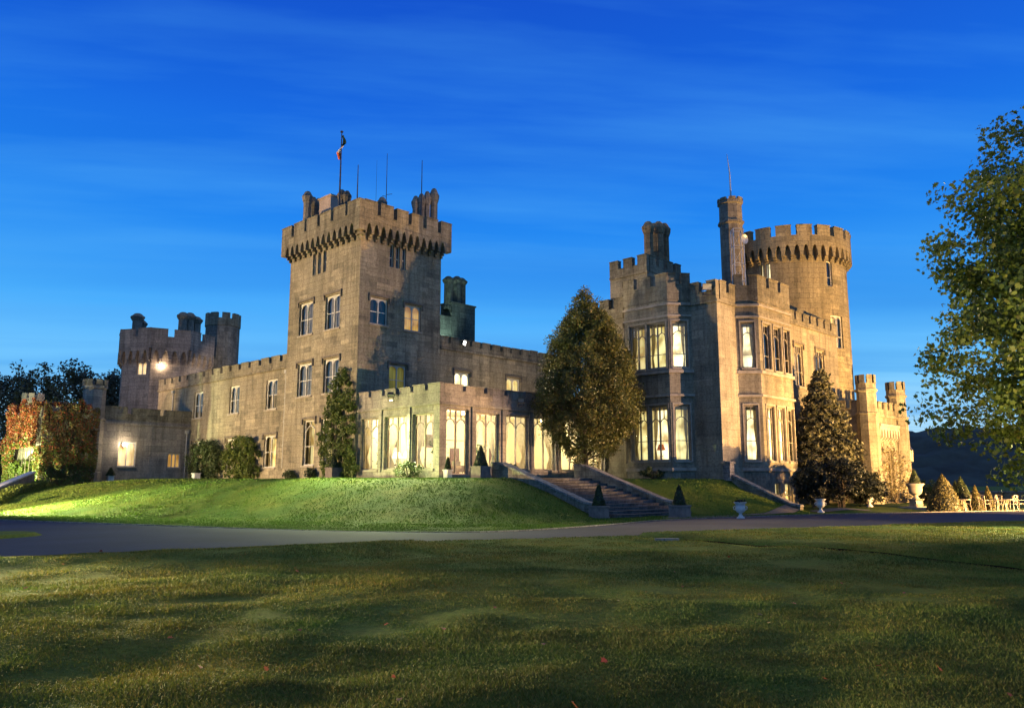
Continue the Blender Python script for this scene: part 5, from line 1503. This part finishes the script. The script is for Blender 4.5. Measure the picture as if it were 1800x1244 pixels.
def urn(c, zb, s, label, m=URNW, plant=True, group='pedestal urns beside the drive'):
    t = thing('garden_urn', label, 'urn', (c[0], c[1], zb), group)
    b_ = MB(); b_.lathe(c, [(.22 * s, zb), (.22 * s, zb + .06 * s), (.15 * s, zb + .10 * s), (.075 * s, zb + .22 * s), (.075 * s, zb + .27 * s), (.20 * s, zb + .36 * s), (.26 * s, zb + .45 * s), (.27 * s, zb + .58 * s), (.235 * s, zb + .68 * s), (.25 * s, zb + .76 * s), (.34 * s, zb + .84 * s), (.35 * s, zb + .88 * s), (.31 * s, zb + .88 * s), (.24 * s, zb + .80 * s)], 20)
    b_.build('urn_bowl', m, t, smooth=True)
    h = MB()
    for sg in (-1, 1):
        v = Vector((RT.x, RT.y, 0)) * sg; o_ = Vector((c[0], c[1], zb))
        h.tube([o_ + v * .25 * s + Vector((0, 0, .46 * s)), o_ + v * .35 * s + Vector((0, 0, .50 * s)), o_ + v * .37 * s + Vector((0, 0, .60 * s)), o_ + v * .27 * s + Vector((0, 0, .68 * s))], .025 * s, 6)
    h.build('urn_handle', m, t)
    if plant:
        so = MB(); so.lathe(c, [(.28 * s, zb + .80 * s), (.26 * s, zb + .83 * s)], 14); so.build('soil', SOIL, t)
        P = np.stack([c[0] + RNG.normal(0, .15 * s, 160), c[1] + RNG.normal(0, .15 * s, 160), zb + s * (.86 + np.abs(RNG.normal(0, .07, 160)))], 1)
        leaves('plant', P, .11, LEAF_DARK, t)
    return t
for px, py, lab, s in ((1302, 907.5, 'white urn on the grass verge nearest the steps', .92), (1443, 897.5, 'bluish white urn in front of the yew bushes', .92), (1529, 893.5, 'white urn nearest the gatehouse', .95)):
    c = onZ(px, py, .1); c.z = gz(c.x, c.y); urn((c.x, c.y), c.z, s, lab)
# big urn with cone on a pedestal by the gatehouse
c = onZ(1611, 889.5, .22); z = gz(c.x, c.y)
t = thing('pedestal_urn', 'large stone urn on a pedestal holding a tall clipped cone', 'urn', (c.x, c.y, z))
b_ = MB(); b_.lathe((c.x, c.y), [(.62, z), (.62, z + .15), (.42, z + .2), (.40, z + .55), (.5, z + .6), (.5, z + .66)], 4, .3); b_.box(c.x - .9, c.x + .9, c.y - .9, c.y + .9, z - .1, z + .12); b_.build('pedestal', DRESS, t)
b_ = MB(); b_.lathe((c.x, c.y), [(.28, z + .66), (.16, z + .76), (.14, z + .86), (.36, z + 1.0), (.42, z + 1.2), (.44, z + 1.45), (.58, z + 1.62), (.58, z + 1.68), (.45, z + 1.68)], 20); b_.build('urn_bowl', DRESS, t, smooth=True)
cone_leaves(t, (c.x, c.y), .40, z + 1.6, zat(822, c.x, c.y), 1700, LEAF_BOX)
# free standing clipped cones on the right terrace
for px, py0, py1, r, lab, k in ((1660, 892, 833, 1.0, 'fattest golden clipped cone right of the large urn', 0), (1692, 889, 838, .72, 'dark rounded clipped cone behind the garden chairs', 1), (1682, 887, 845, .5, 'dark narrow clipped bush between two clipped cones', 1), (1716, 890, 853, .42, 'slender golden clipped cone among the garden chairs', 0), (1738, 890, 855, .36, 'slenderest golden clipped cone right of its twin', 0)):
    c = onZ(px, py0, .22); z = gz(c.x, c.y) - .05; zt = zat(py1, c.x, c.y)
    t = thing('clipped_cone', lab, 'topiary', (c.x, c.y, z), 'clipped cones on the right terrace')
    n = int(2600 * r + 900); f_ = RNG.uniform(0, 1, n); a = RNG.uniform(0, 2 * math.pi, n); rr = r * np.clip(1 - f_ ** 1.7, .02, 1) * RNG.uniform(.9, 1.04, n)
    leaves('foliage', np.stack([c.x + rr * np.cos(a), c.y + rr * np.sin(a), z + (zt - z) * f_], 1), .11, LEAF_BOX if k else LEAF_TOP, t, nrm=np.stack([np.cos(a), np.sin(a), np.full(n, .4)], 1))
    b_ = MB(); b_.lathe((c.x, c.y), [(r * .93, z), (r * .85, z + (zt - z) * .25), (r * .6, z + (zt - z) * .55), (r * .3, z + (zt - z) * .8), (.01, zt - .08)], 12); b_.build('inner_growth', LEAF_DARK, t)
for px, d_, py, w_, lab in ((1628, 70, 846, 1.6, 'bright green bush behind the large urn'), (1597, 72, 850, 1.3, 'green bush close to the gatehouse corner'), (1640, 63, 868, 1.0, 'low dark bush at the foot of the fat clipped cone')):
    c = at(px, d_); z0 = gz(c.x, c.y); zt = zat(py, c.x, c.y)
    blob_shrub('garden_bush', lab, 'bush', (c.x, c.y, (z0 + zt) / 2), (w_, w_, (zt - z0) / 2), 2600, .17, LEAF_IVY if px < 1635 else LEAF_DARK, cl=50, cr_=.35, group='bushes on the right terrace')
# low garden wall
a = at(1570, 78); e = at(2150, 62); fgw = Fr((a.x, a.y, 0), (e.x - a.x, e.y - a.y)); l = (e - a).length; z = gz(a.x, a.y)
t = thing('garden_wall', 'low stone wall behind the garden chairs', 'wall', (a.x, a.y, z))
b_ = MB(); b_.fbox(fgw, 0, l, z - .3, z + .75, -.4, 0); b_.build('wall', STONE_D, t); b_ = MB(); b_.fbox(fgw, -.05, l + .05, z + .75, z + .86, -.45, .05); b_.build('coping', STONE_K, t)
# iron garden chairs and tables
def chair_proto(loc, label):
    t = thing('garden_chair', label, 'chair', loc, 'iron chairs on the right terrace')
    x, y, z = loc
    b_ = MB(); b_.box(x - .23, x + .23, y - .22, y + .22, z + .43, z + .455); b_.build('seat', CHAIRM, t)
    for sx in (-1, 1):
        for sy in (-1, 1):
            l_ = MB(); l_.tube([(x + sx * .25, y + sy * .25, z), (x + sx * .21, y + sy * .2, z + .44)], .022, 5); l_.build('leg', CHAIRM, t)
    k = MB()
    for sx in (-1, 1): k.tube([(x + sx * .21, y + .2, z + .44), (x + sx * .23, y + .28, z + .95)], .022, 5)
    k.tube([(x - .23, y + .28, z + .95), (x, y + .29, z + 1.0), (x + .23, y + .28, z + .95)], .022, 5)
    k.tube([(x - .22, y + .25, z + .6), (x + .22, y + .27, z + .93)], .014, 4); k.tube([(x + .22, y + .25, z + .6), (x - .22, y + .27, z + .93)], .014, 4); k.tube([(x - .22, y + .24, z + .6), (x + .22, y + .24, z + .6)], .014, 4)
    k.build('backrest', CHAIRM, t)
    a_ = MB()
    for sx in (-1, 1): a_.tube([(x + sx * .23, y + .24, z + .68), (x + sx * .26, y - .2, z + .66), (x + sx * .23, y - .2, z + .44)], .016, 5)
    a_.build('armrest', CHAIRM, t)
    return t
def copy_thing(o, loc, rz, label):
    c = o.copy(); COL.objects.link(c); c.location = loc; c.rotation_euler = (0, 0, rz); c['label'] = label; ORG[c] = Vector(loc)
    for ch in o.children:
        d = ch.copy(); COL.objects.link(d); d.parent = c
    return c
cspots = [(1690, 892.5, .4, 'leftmost iron garden chair, between the dark and the fat clipped cones'), (1700, 891.5, 3.4, 'iron garden chair facing the leftmost one'), (1731, 891.8, 1.2, 'iron garden chair between the two slender cones'),
          (1752, 891.5, 4.4, 'iron garden chair just right of the slenderest cone'), (1762, 892.3, .1, 'iron garden chair left of the middle table'), (1779, 892.0, 2.9, 'iron garden chair right of the middle table'), (1792, 891.6, 1.0, 'iron garden chair at the right edge of the picture')]
c0 = None
for px, py, rz, lab in cspots:
    c = onZ(px, py, .2); loc = (c.x, c.y, gz(c.x, c.y))
    if c0 is None: c0 = chair_proto(loc, lab); c0.rotation_euler = (0, 0, rz)
    else: copy_thing(c0, loc, rz, lab)
for px, py, lab in ((1695, 891.9, 'small iron table between the two leftmost garden chairs'), (1770, 892, 'small iron table in the middle of the right terrace')):
    c = onZ(px, py, .2); z = gz(c.x, c.y)
    t = thing('garden_table', lab, 'table', (c.x, c.y, z), 'iron tables on the right terrace')
    b_ = MB(); b_.lathe((c.x, c.y), [(.42, z + .70), (.42, z + .73)], 18); b_.build('table_top', CHAIRM, t)
    for k in range(3):
        a = k * 2.1; b_ = MB(); b_.tube([(c.x + .3 * math.cos(a), c.y + .3 * math.sin(a), z), (c.x + .1 * math.cos(a), c.y + .1 * math.sin(a), z + .7)], .02, 5); b_.build('leg', CHAIRM, t)
# potted plants behind the conservatory glass
for x, y, h, lab in ((32.9, 44.2, 2.9, 'tall leafy potted plant behind the far conservatory side window'), (33.0, 38.6, 1.9, 'leafy potted plant behind the near conservatory side window'), (36.5, 38.7, 1.6, 'leafy potted plant behind the first front window after the door')):
    t = thing('potted_plant', lab, 'plant', (x, y, 2.2), 'potted plants inside the conservatory')
    b_ = MB(); b_.lathe((x, y), [(.16, 2.2), (.22, 2.6), (.24, 2.62), (.2, 2.62)], 12); b_.build('pot', BOXST, t)
    n = 260; P = np.stack([x + RNG.normal(0, .22, n), y + RNG.normal(0, .22, n), 2.6 + RNG.uniform(.1, h, n)], 1); leaves('foliage', P, .2, LEAF_IVY, t)
    b_ = MB(); b_.tube([(x, y, 2.5), (x + .05, y, 2.6 + h * .6), (x, y + .06, 2.6 + h)], [.03, .02, .006], 5); b_.build('stem', BARK, t)
# left ramp wall, hedge and clipped balls by the entrance
a = at(-40, 50); e = onX(60, 850, 18.6)
fr_ = Fr((a.x, a.y, 0), (e.x - a.x, e.y - a.y)); l = math.hypot(e.x - a.x, e.y - a.y); N_ = 16
t = thing('ramp_wall', 'low pale sloping wall leading up to the entrance porch', 'wall', (e.x, e.y, 0)); b_ = MB(); cp = MB()
for k in range(N_):
    u0, u1 = l * k / N_, l * (k + 1) / N_; zz = lambda u: .75 + 1.75 * (u / l) ** .9
    b_.face([fr_(u0, -.8), fr_(u1, -.8), fr_(u1, zz(u1)), fr_(u0, zz(u0))]); b_.face([fr_(u1, -.8, -.35), fr_(u0, -.8, -.35), fr_(u0, zz(u0), -.35), fr_(u1, zz(u1), -.35)])
    cp.face([fr_(u0, zz(u0), .05), fr_(u1, zz(u1), .05), fr_(u1, zz(u1), -.4), fr_(u0, zz(u0), -.4)]); cp.face([fr_(u0, zz(u0) + .1, .05), fr_(u1, zz(u1) + .1, .05), fr_(u1, zz(u1) + .1, -.4), fr_(u0, zz(u0) + .1, -.4)]); cp.face([fr_(u0, zz(u0), .05), fr_(u1, zz(u1), .05), fr_(u1, zz(u1) + .1, .05), fr_(u0, zz(u0) + .1, .05)])
b_.build('wall', STONE_G, t); cp.build('coping', URNW, t)
n = 5000; uu = RNG.uniform(0, l, n); P = np.array([fr_(u, max(.3, gz(*fr_(u, 0, .7)[:2])) + random.uniform(0, .62), .45 + random.uniform(0, .75)) for u in uu])
hg = thing('box_hedge', 'low clipped box hedge along the foot of the ramp wall', 'hedge', (e.x, e.y, .5)); leaves('foliage', P, .13, LEAF_IVY, hg, nrm=np.array([fr_.N.x, fr_.N.y, .8]))
for px, py, lab in ((30, 826, 'clipped ball left of the arched doorway'), (50, 823, 'clipped ball close to the arched doorway')):
    c = at(px, 66); z = zat(py, c.x, c.y)
    blob_shrub('clipped_ball', lab, 'bush', (c.x, c.y, z), (.75, .75, .75), 1500, .16, LEAF_IVY, cl=40, cr_=.25, group='clipped balls by the entrance porch')
# grass island at the left edge of the drive
c = onZ(-118, 948, 0)
mb = MB(); n = 28
ring = [(c.x + 3.1 * math.cos(2 * math.pi * k / n) * 1.0, c.y + 2.0 * math.sin(2 * math.pi * k / n)) for k in range(n)]
ring2 = [(c.x + 2.8 * math.cos(2 * math.pi * k / n), c.y + 1.75 * math.sin(2 * math.pi * k / n)) for k in range(n)]
for k in range(n):
    j = (k + 1) % n; mb.face([(*ring[k], 0), (*ring[j], 0), (*ring2[j], .13), (*ring2[k], .13)])
mb.face([(*p, .13) for p in ring2])
tag(mb.build('grass_island', GRASS), kind='structure')

# ================================================================== GRASS BLADES
def blades(name, px_lo, px_hi, d_lo, d_hi, n, hgt, wid, keep, m, expo=1.0):
    u = RNG.uniform(0, 1, n); d = 1 / (1 / d_lo + u * (1 / d_hi - 1 / d_lo)) if expo == 2 else d_lo * (d_hi / d_lo) ** u
    px = RNG.uniform(px_lo, px_hi, n); lat = (px - 900) / 1450 * d
    P = np.stack([FH.x * d + RT.x * lat, FH.y * d + RT.y * lat], 1)
    k = keep(P); P, d = P[k], d[k]
    patch = vnoise(P, .45, 20) * .3 + vnoise(P, .8, 21) * .35 + vnoise(P, 2.7, 22) * .35 + 1
    z = ground_z(P); n = len(P)
    h = hgt * RNG.uniform(.5, 1.25, n) * patch * (1 + d * .012); w_ = wid * (1 + d * .09) * RNG.uniform(.7, 1.3, n)
    a = RNG.uniform(0, 2 * math.pi, n); ln = RNG.uniform(.2, 1.1, n); b_ = RNG.uniform(0, 2 * math.pi, n)
    S = np.stack([np.cos(a) * w_, np.sin(a) * w_, np.zeros(n)], 1); T = np.stack([np.cos(b_) * h * ln, np.sin(b_) * h * ln, h], 1)
    B0 = np.stack([P[:, 0], P[:, 1], z - .01], 1)
    V = np.stack([B0 - S, B0 + S, B0 + T], 1)
    o = rawmesh(name, V.reshape(-1, 3), n, 3, m); return tag(o, kind='stuff')
blades('lawn_grass', -60, 1860, 5.6, 34, 560000, .034, .0042, lambda P: inside(P, LAWN) & (seg_dist(P, LAWN_EDGE, False) > .05) & (seg_dist(P, PATH, False) > .30), BLADE)
blades('bank_grass', -60, 1420, 26, 62, 170000, .045, .0055, lambda P: (inside(P, FOOT) & (P[:, 1] < 70) & ~inside(P, [(31.7, 37), (48, 37), (48, 27.6), (70, 27.6), (70, 90), (31.7, 90)]) & ~inside(P, [(33, 25), (41.8, 25), (41.8, 35), (33, 35)])) | (~inside(P, FOOT) & ~inside(P, NEAR + FAR[::-1]) & ~inside(P, LAWN) & (P[:, 0] < 48)), BLADE_BANK)
# fallen leaves
P = []
for px, py in ((467, 1176), (703, 1236), (955, 1131), (1010, 1237), (1061, 1160), (1565, 932), (1452, 943), (1281, 977), (1186, 1003), (1650, 1173), (680, 1092), (1145, 960), (1490, 940), (870, 1068), (780, 1102), (300, 1120), (1350, 1090)):
    q = onZ(px, py, .12); P.append((q.x, q.y, gz(q.x, q.y) + .05))
for _ in range(32):
    d_ = random.uniform(6.5, 22); q = at(random.uniform(0, 1800), d_); P.append((q.x, q.y, gz(q.x, q.y) + .04))
lv = leaves('fallen_leaf', P, .065, LEAF_RED, shape='maple', nrm=np.array([0, 0, 3.0])); tag(lv, 'scattered fallen autumn leaves lying on the lawn', 'leaves', kind='stuff')

# ================================================================== AERIALS, FLAG, FLOODLIGHTS
def mast(name, label, cat, px, pyb, pyt, depth_y, r, extra=None, group='aerials on the square tower'):
    q = onY(px, 345, depth_y); x, y = q.x, q.y; z0 = 19.9; zt = zat(pyt, x, y)
    t = thing(name, label, cat, (x, y, z0), group)
    b_ = MB(); b_.tube([(x, y, z0), (x, y, (z0 + zt) / 2), (x, y, zt)], [r, r * .9, r * .5], 6)
    if extra: extra(b_, x, y, zt, z0)
    b_.build('mast', METAL, t)
    return t, x, y, zt
t, x, y, zt = mast('flagpole', 'tall flagpole with a limp tricolour flag on the square tower', 'flagpole', 597, 340, 233, 49.8, .075, group=None)
fb = MB(); fb.lathe((x, y), [(.11, zt), (.13, zt + .06), (.02, zt + .15)], 8); fb.build('finial', METAL, t)
FLAGM = {'green': plain('flag_green', (.015, .05, .03), .8), 'white': plain('flag_white', (.6, .58, .55), .8), 'orange': plain('flag_orange', (.55, .11, .02), .8)}
za, zb_ = zat(238, x, y), zat(281, x, y)
for k, (cn, f0, f1) in enumerate((('green', 0, .45), ('white', .43, .72), ('orange', .70, 1.0))):
    fm_ = MB(); S = 10
    for i in range(8):
        for j in range(3):
            def P(i_, j_):
                f_ = f0 + (f1 - f0) * i_ / 8; z = za + (zb_ - za) * f_; w_ = (.12 + .16 * math.sin(f_ * math.pi * .9)) * (j_ / 3)
                dr = 1 - 2 * min(1, max(0, (f_ - .35) / .35))
                return (x + RT.x * (w_ * dr + .05 * dr) + .07 * math.sin(j_ * 2 + f_ * 9), y + RT.y * (w_ * dr + .05 * dr) + .07 * math.cos(j_ * 2.3 + f_ * 7), z)
            fm_.face([P(i, j), P(i + 1, j), P(i + 1, j + 1), P(i, j + 1)])
    fm_.build('flag_' + cn, FLAGM[cn], t)
mast('aerial', 'short plain aerial rod just right of the flagpole', 'aerial', 628, 345, 290, 48.5, .055)
def ex1(b_, x, y, zt, z0):
    for f_, w_ in ((.52, .45), (.50, -.3)):
        z = z0 + (zt - z0) * f_; b_.tube([(x, y, z), (x + RT.x * w_, y + RT.y * w_, z + .05)], .02, 4)
mast('aerial', 'tall thin whip aerial with short side arms', 'aerial', 679, 350, 270, 48.5, .035, ex1)
mast('aerial', 'hair thin aerial between the plain rod and the armed whip', 'aerial', 661, 350, 282, 48.5, .014)
mast('aerial', 'dark aerial rod beside the right hand chimneys of the square tower', 'aerial', 741, 345, 282, 49.0, .055)
t = thing('aerial', 'long tapering aerial standing on the slim octagonal turret', 'aerial', (stc[0], stc[1], stz - .3), 'aerials on the turrets')
b_ = MB(); q = Vector((stc[0], stc[1], 0)) + RT * .1; b_.tube([(q.x, q.y, stz - .3), (q.x - .05, q.y, stz + 2.5), (q.x - .2, q.y + .1, zat(272, q.x, q.y))], [.09, .06, .02], 6); b_.build('mast', GALV, t)
# lattice ladder with dish by the turret
def lattice():
    q = at3(1297, 440, 66.5); x, y = q.x, q.y; zb, zt = 14.0, zat(404, x, y)
    t = thing('lattice_mast', 'pale steel lattice mast with a small dish in front of the octagonal turret', 'mast', (x, y, zb))
    b_ = MB(); C4 = [(x + sx * .42 * RT.x + sy * .4 * FH.x, y + sx * .42 * RT.y + sy * .4 * FH.y) for sx, sy in ((-1, -1), (1, -1), (1, 1), (-1, 1))]
    for c in C4: b_.tube([(*c, zb), (*c, zt)], .045, 5)
    n = 6
    for k in range(n + 1):
        z = zb + (zt - zb) * k / n
        for i in range(4): b_.tube([(*C4[i], z), (*C4[(i + 1) % 4], z)], .03, 4)
        if k < n:
            for i in range(4): b_.tube([(*C4[i], z), (*C4[(i + 1) % 4], z + (zt - zb) / n)], .02, 4)
    b_.build('lattice', GALV, t)
    d = MB(); c = Vector((x + .35 * RT.x - .5 * FH.x, y + .35 * RT.y - .5 * FH.y, zt - 1.0)); ax = (-FH + RT * .6).normalized(); a1 = ax.orthogonal().normalized(); a2 = ax.cross(a1)
    for (r0, h0), (r1, h1) in (((.02, 0), (.25, .05)), ((.25, .05), (.42, .16))):
        for k in range(14):
            P = lambda r, h, a: tuple(c + ax * h + a1 * r * math.cos(a) + a2 * r * math.sin(a))
            A0, A1 = k * 2 * math.pi / 14, (k + 1) * 2 * math.pi / 14; d.face([P(r0, h0, A0), P(r0, h0, A1), P(r1, h1, A1), P(r1, h1, A0)])
    d.build('dish', GALV, t)
lattice()

def flood(label, loc, target, power, color, size=70, blend=.5, lit=None, soft=.12, scale=1.0, group='floodlights around the castle', post=None):
    """a housing with visor, bracket and glass; its own spot lamp sits just in front of the glass"""
    loc = Vector(loc); d = (Vector(target) - loc).normalized()
    t = thing('floodlight', label, 'floodlight', loc, group)
    s_ = .17 * scale; a = d.cross(Vector((0, 0, 1))).normalized(); b2 = a.cross(d)
    def P(u, v, w_): return tuple(loc + a * u * s_ + b2 * v * s_ + d * w_ * s_)
    h = MB()
    fr_ = [(-1.2, -.85), (1.2, -.85), (1.2, .85), (-1.2, .85)]; bk = [(-.8, -.5), (.8, -.5), (.8, .5), (-.8, .5)]
    for i in range(4):
        j = (i + 1) % 4; h.face([P(*bk[i], -1.2), P(*bk[j], -1.2), P(*fr_[j], 0), P(*fr_[i], 0)]); h.face([P(*fr_[i], 0), P(*fr_[j], 0), P(fr_[j][0] * 1.03, fr_[j][1] * 1.03, .12), P(fr_[i][0] * 1.03, fr_[i][1] * 1.03, .12)])
    h.face([P(*p, -1.2) for p in reversed(bk)]); h.face([P(-1.2, .87, 0), P(1.2, .87, 0), P(1.2, 1.0, .7), P(-1.2, 1.0, .7)])
    h.build('housing', METAL, t)
    k = MB(); foot = loc - Vector((0, 0, s_ * 2.0 if post is None else post))
    for sg in (-1, 1): k.tube([P(1.3 * sg, 0, -.5), tuple(foot + a * sg * s_ * .9)], .018 * scale, 5)
    k.tube([tuple(foot - a * s_ * 1.2), tuple(foot + a * s_ * 1.2)], .03 * scale, 5); k.build('bracket', METAL, t)
    g = MB(); g.face([P(-1.1, -.75, .04), P(1.1, -.75, .04), P(1.1, .75, .04), P(-1.1, .75, .04)]); g.build('lens', lit or LENS_OFF, t)
    if power:
        l = bpy.data.lights.new('flood_beam', 'SPOT'); l.energy = power; l.color = color; l.spot_size = rad(size); l.spot_blend = blend; l.shadow_soft_size = soft
        o = bpy.data.objects.new('flood_beam', l); o.parent = t; o.location = d * s_ * .9; o.rotation_euler = d.to_track_quat('-Z', 'Y').to_euler(); COL.objects.link(o)
    return t
WARM = (1.0, .70, .34); ORANGE = (1.0, .57, .19); YEL = (1.0, .80, .40); PINK = (1.0, .62, .42); GREENW = (.90, 1.0, .50)
def lampspot(px, depth, up):
    c = at(px, depth); return (c.x, c.y, gz(c.x, c.y) + up)
# ground floods beyond the picture edges
flood('weaker orange floodlight on the lawn facing the golden conifer', (52, 3, .7), (59.5, 26, 4), 60000, ORANGE, 44, .6, LENS)
flood('orange floodlight on the lawn edge facing the golden block', (64, 4, .7), (59, 28, 9), 118000, ORANGE, 84, .5, LENS)
flood('orange floodlight on the grass aimed past the block corner', (55, 2, .7), (35, 45.6, 15), 70000, (1, .62, .36), 36, .5, LENS)
flood('orange floodlight beside the garden terrace facing the gatehouse', (80, 14, .7), (67, 25, 5), 3500, ORANGE, 70, .6, LENS)
flood('warm floodlight on a short post left of the drive', (4, 58, 3.0), (32, 50, 10), 66000, WARM, 92, .6, LENS, post=3.0)
flood('pinkish floodlight on the grass by the entrance drive', (8, 86, .7), (32, 68, 9), 26000, PINK, 80, .6, LENS)
flood('white green floodlight on the bank beside the ramp', (12.0, 57, 1.6), (25.2, 36, 1.2), 60000, (.80, 1.0, .34), 62, .8, LENS)
flood('small warm floodlight on the grass facing the creeper', (13.0, 59, 1.0), (22.3, 70, 4), 6000, (1, .85, .45), 60, .7, LENS)
flood('white floodlight beside the entrance steps', (14.6, 69, 1.6), (20, 73, 3), 16000, GREENW, 120, .7, LENS)
flood('pink floodlight on the roof of the low block', (25.5, 74.5, 7.4), (hc.x, hc.y, 15), 3500, WARM, 120, .6, LENS)
flood('warm floodlight on the grass left of the foreground lawn', lampspot(-560, 18, 1.3), (*at(960, 5.5)[:2], 0), 68000, (1, .80, .38), 56, .7, LENS, post=1.0)
flood('warm floodlight on the grass right of the foreground lawn', lampspot(2120, 27, 1.6), (*at(1350, 27)[:2], 0), 24000, (1, .80, .38), 60, .7, LENS, post=1.5)
flood('added warm fill light out of view at the foot of the maple', lampspot(2050, 12.5, .5), (mt_.x - 2, mt_.y + 1, cz), 7000, YEL, 64, .6, LENS)  # lamp added out of frame to brighten the maple crown
# floods fixed to the castle
q = onY(815, 603, 45.2)
flood('blazing white floodlight on the hall parapet below the green chimney', (q.x, 45.1, q.z), (46.5, 33, 9.5), 5200, (1, .80, .52), 80, .6, LENS, scale=1.1)
q = onX(685, 694, 31.3)
flood('small floodlight on the side parapet of the conservatory', (31.4, q.y, q.z), (27, 37.5, 0), 30000, (.92, 1.0, .46), 92, .7, None)
q = onY(918, 703, 36.7)
flood('small floodlight on the front parapet of the conservatory', (q.x, 36.8, q.z), (25, 26, 0), 600, YEL, 110, .7, None)
q = onX(1243, 504, 47.6)
flood('square floodlight in a gap of the corner parapet', (q.x, q.y, q.z), (20, 5, 0), 14000, (1, .74, .34), 60, .6, None, scale=1.6)


def wall_lamp(label, loc, power, col):
    """small bulkhead lamp: back plate, cage ring and glowing glass"""
    x, y, z = loc
    t = thing('wall_lamp', label, 'lamp', loc, 'bright wall lamps at the left end')
    f = YF(y, x); b_ = MB(); b_.fbox(f, -.10, .10, z - .14, z + .14, -.16, -.12); b_.tube([(x, y + .12, z), (x, y + .05, z)], .05, 8); b_.build('back_plate', METAL, t)
    g = MB(); g.lathe((x, y), [(.02, z - .13), (.10, z - .08), (.12, z), (.10, z + .08), (.02, z + .13)], 12); g.build('lamp_glass', BULB, t, smooth=True)
    l = bpy.data.lights.new('lamp_glow', 'POINT'); l.energy = power; l.color = col; l.shadow_soft_size = .15
    lo = bpy.data.objects.new('lamp_glow', l); lo.parent = t; lo.location = (0, -.35, 0); COL.objects.link(lo)
BULB = emit('bare_bulb', (1.0, .92, .75), 40.0)
q = onY(218, 781, 71.25); wall_lamp('blazing lamp on the low block beside its twin arched window', (q.x, 71.25, q.z), 100, (1, .78, .52))
q = at3(281, 643, 87.6); wall_lamp('blazing lamp high on the octagonal tower beside its lit window', (q.x, q.y, zat(643, q.x, q.y)), 170, (1, .78, .5))

flood('greenish floodlight behind the hall parapet aimed up at the chimney stack', (41.2, 46.8, 12.0), (40.5, 49.4, 14.5), 900, (.80, 1.0, .86), 120, .6, LENS)
flood('added unseen light on the wing roof aimed at the round turret', (37.5, 80.5, 10.9), (bt.x, bt.y, 14), 3500, (1, .82, .6), 60, .6, LENS)  # added out of sight behind the wing parapet to lighten the turret
flood('added unseen fill light on the conservatory roof aimed at the hall wall', (44.5, 40.5, 7.25), (45.5, 45.6, 10), 900, (1, .74, .45), 150, .5, LENS)  # added fill lamp, hidden by the parapet, brightens the hall wall
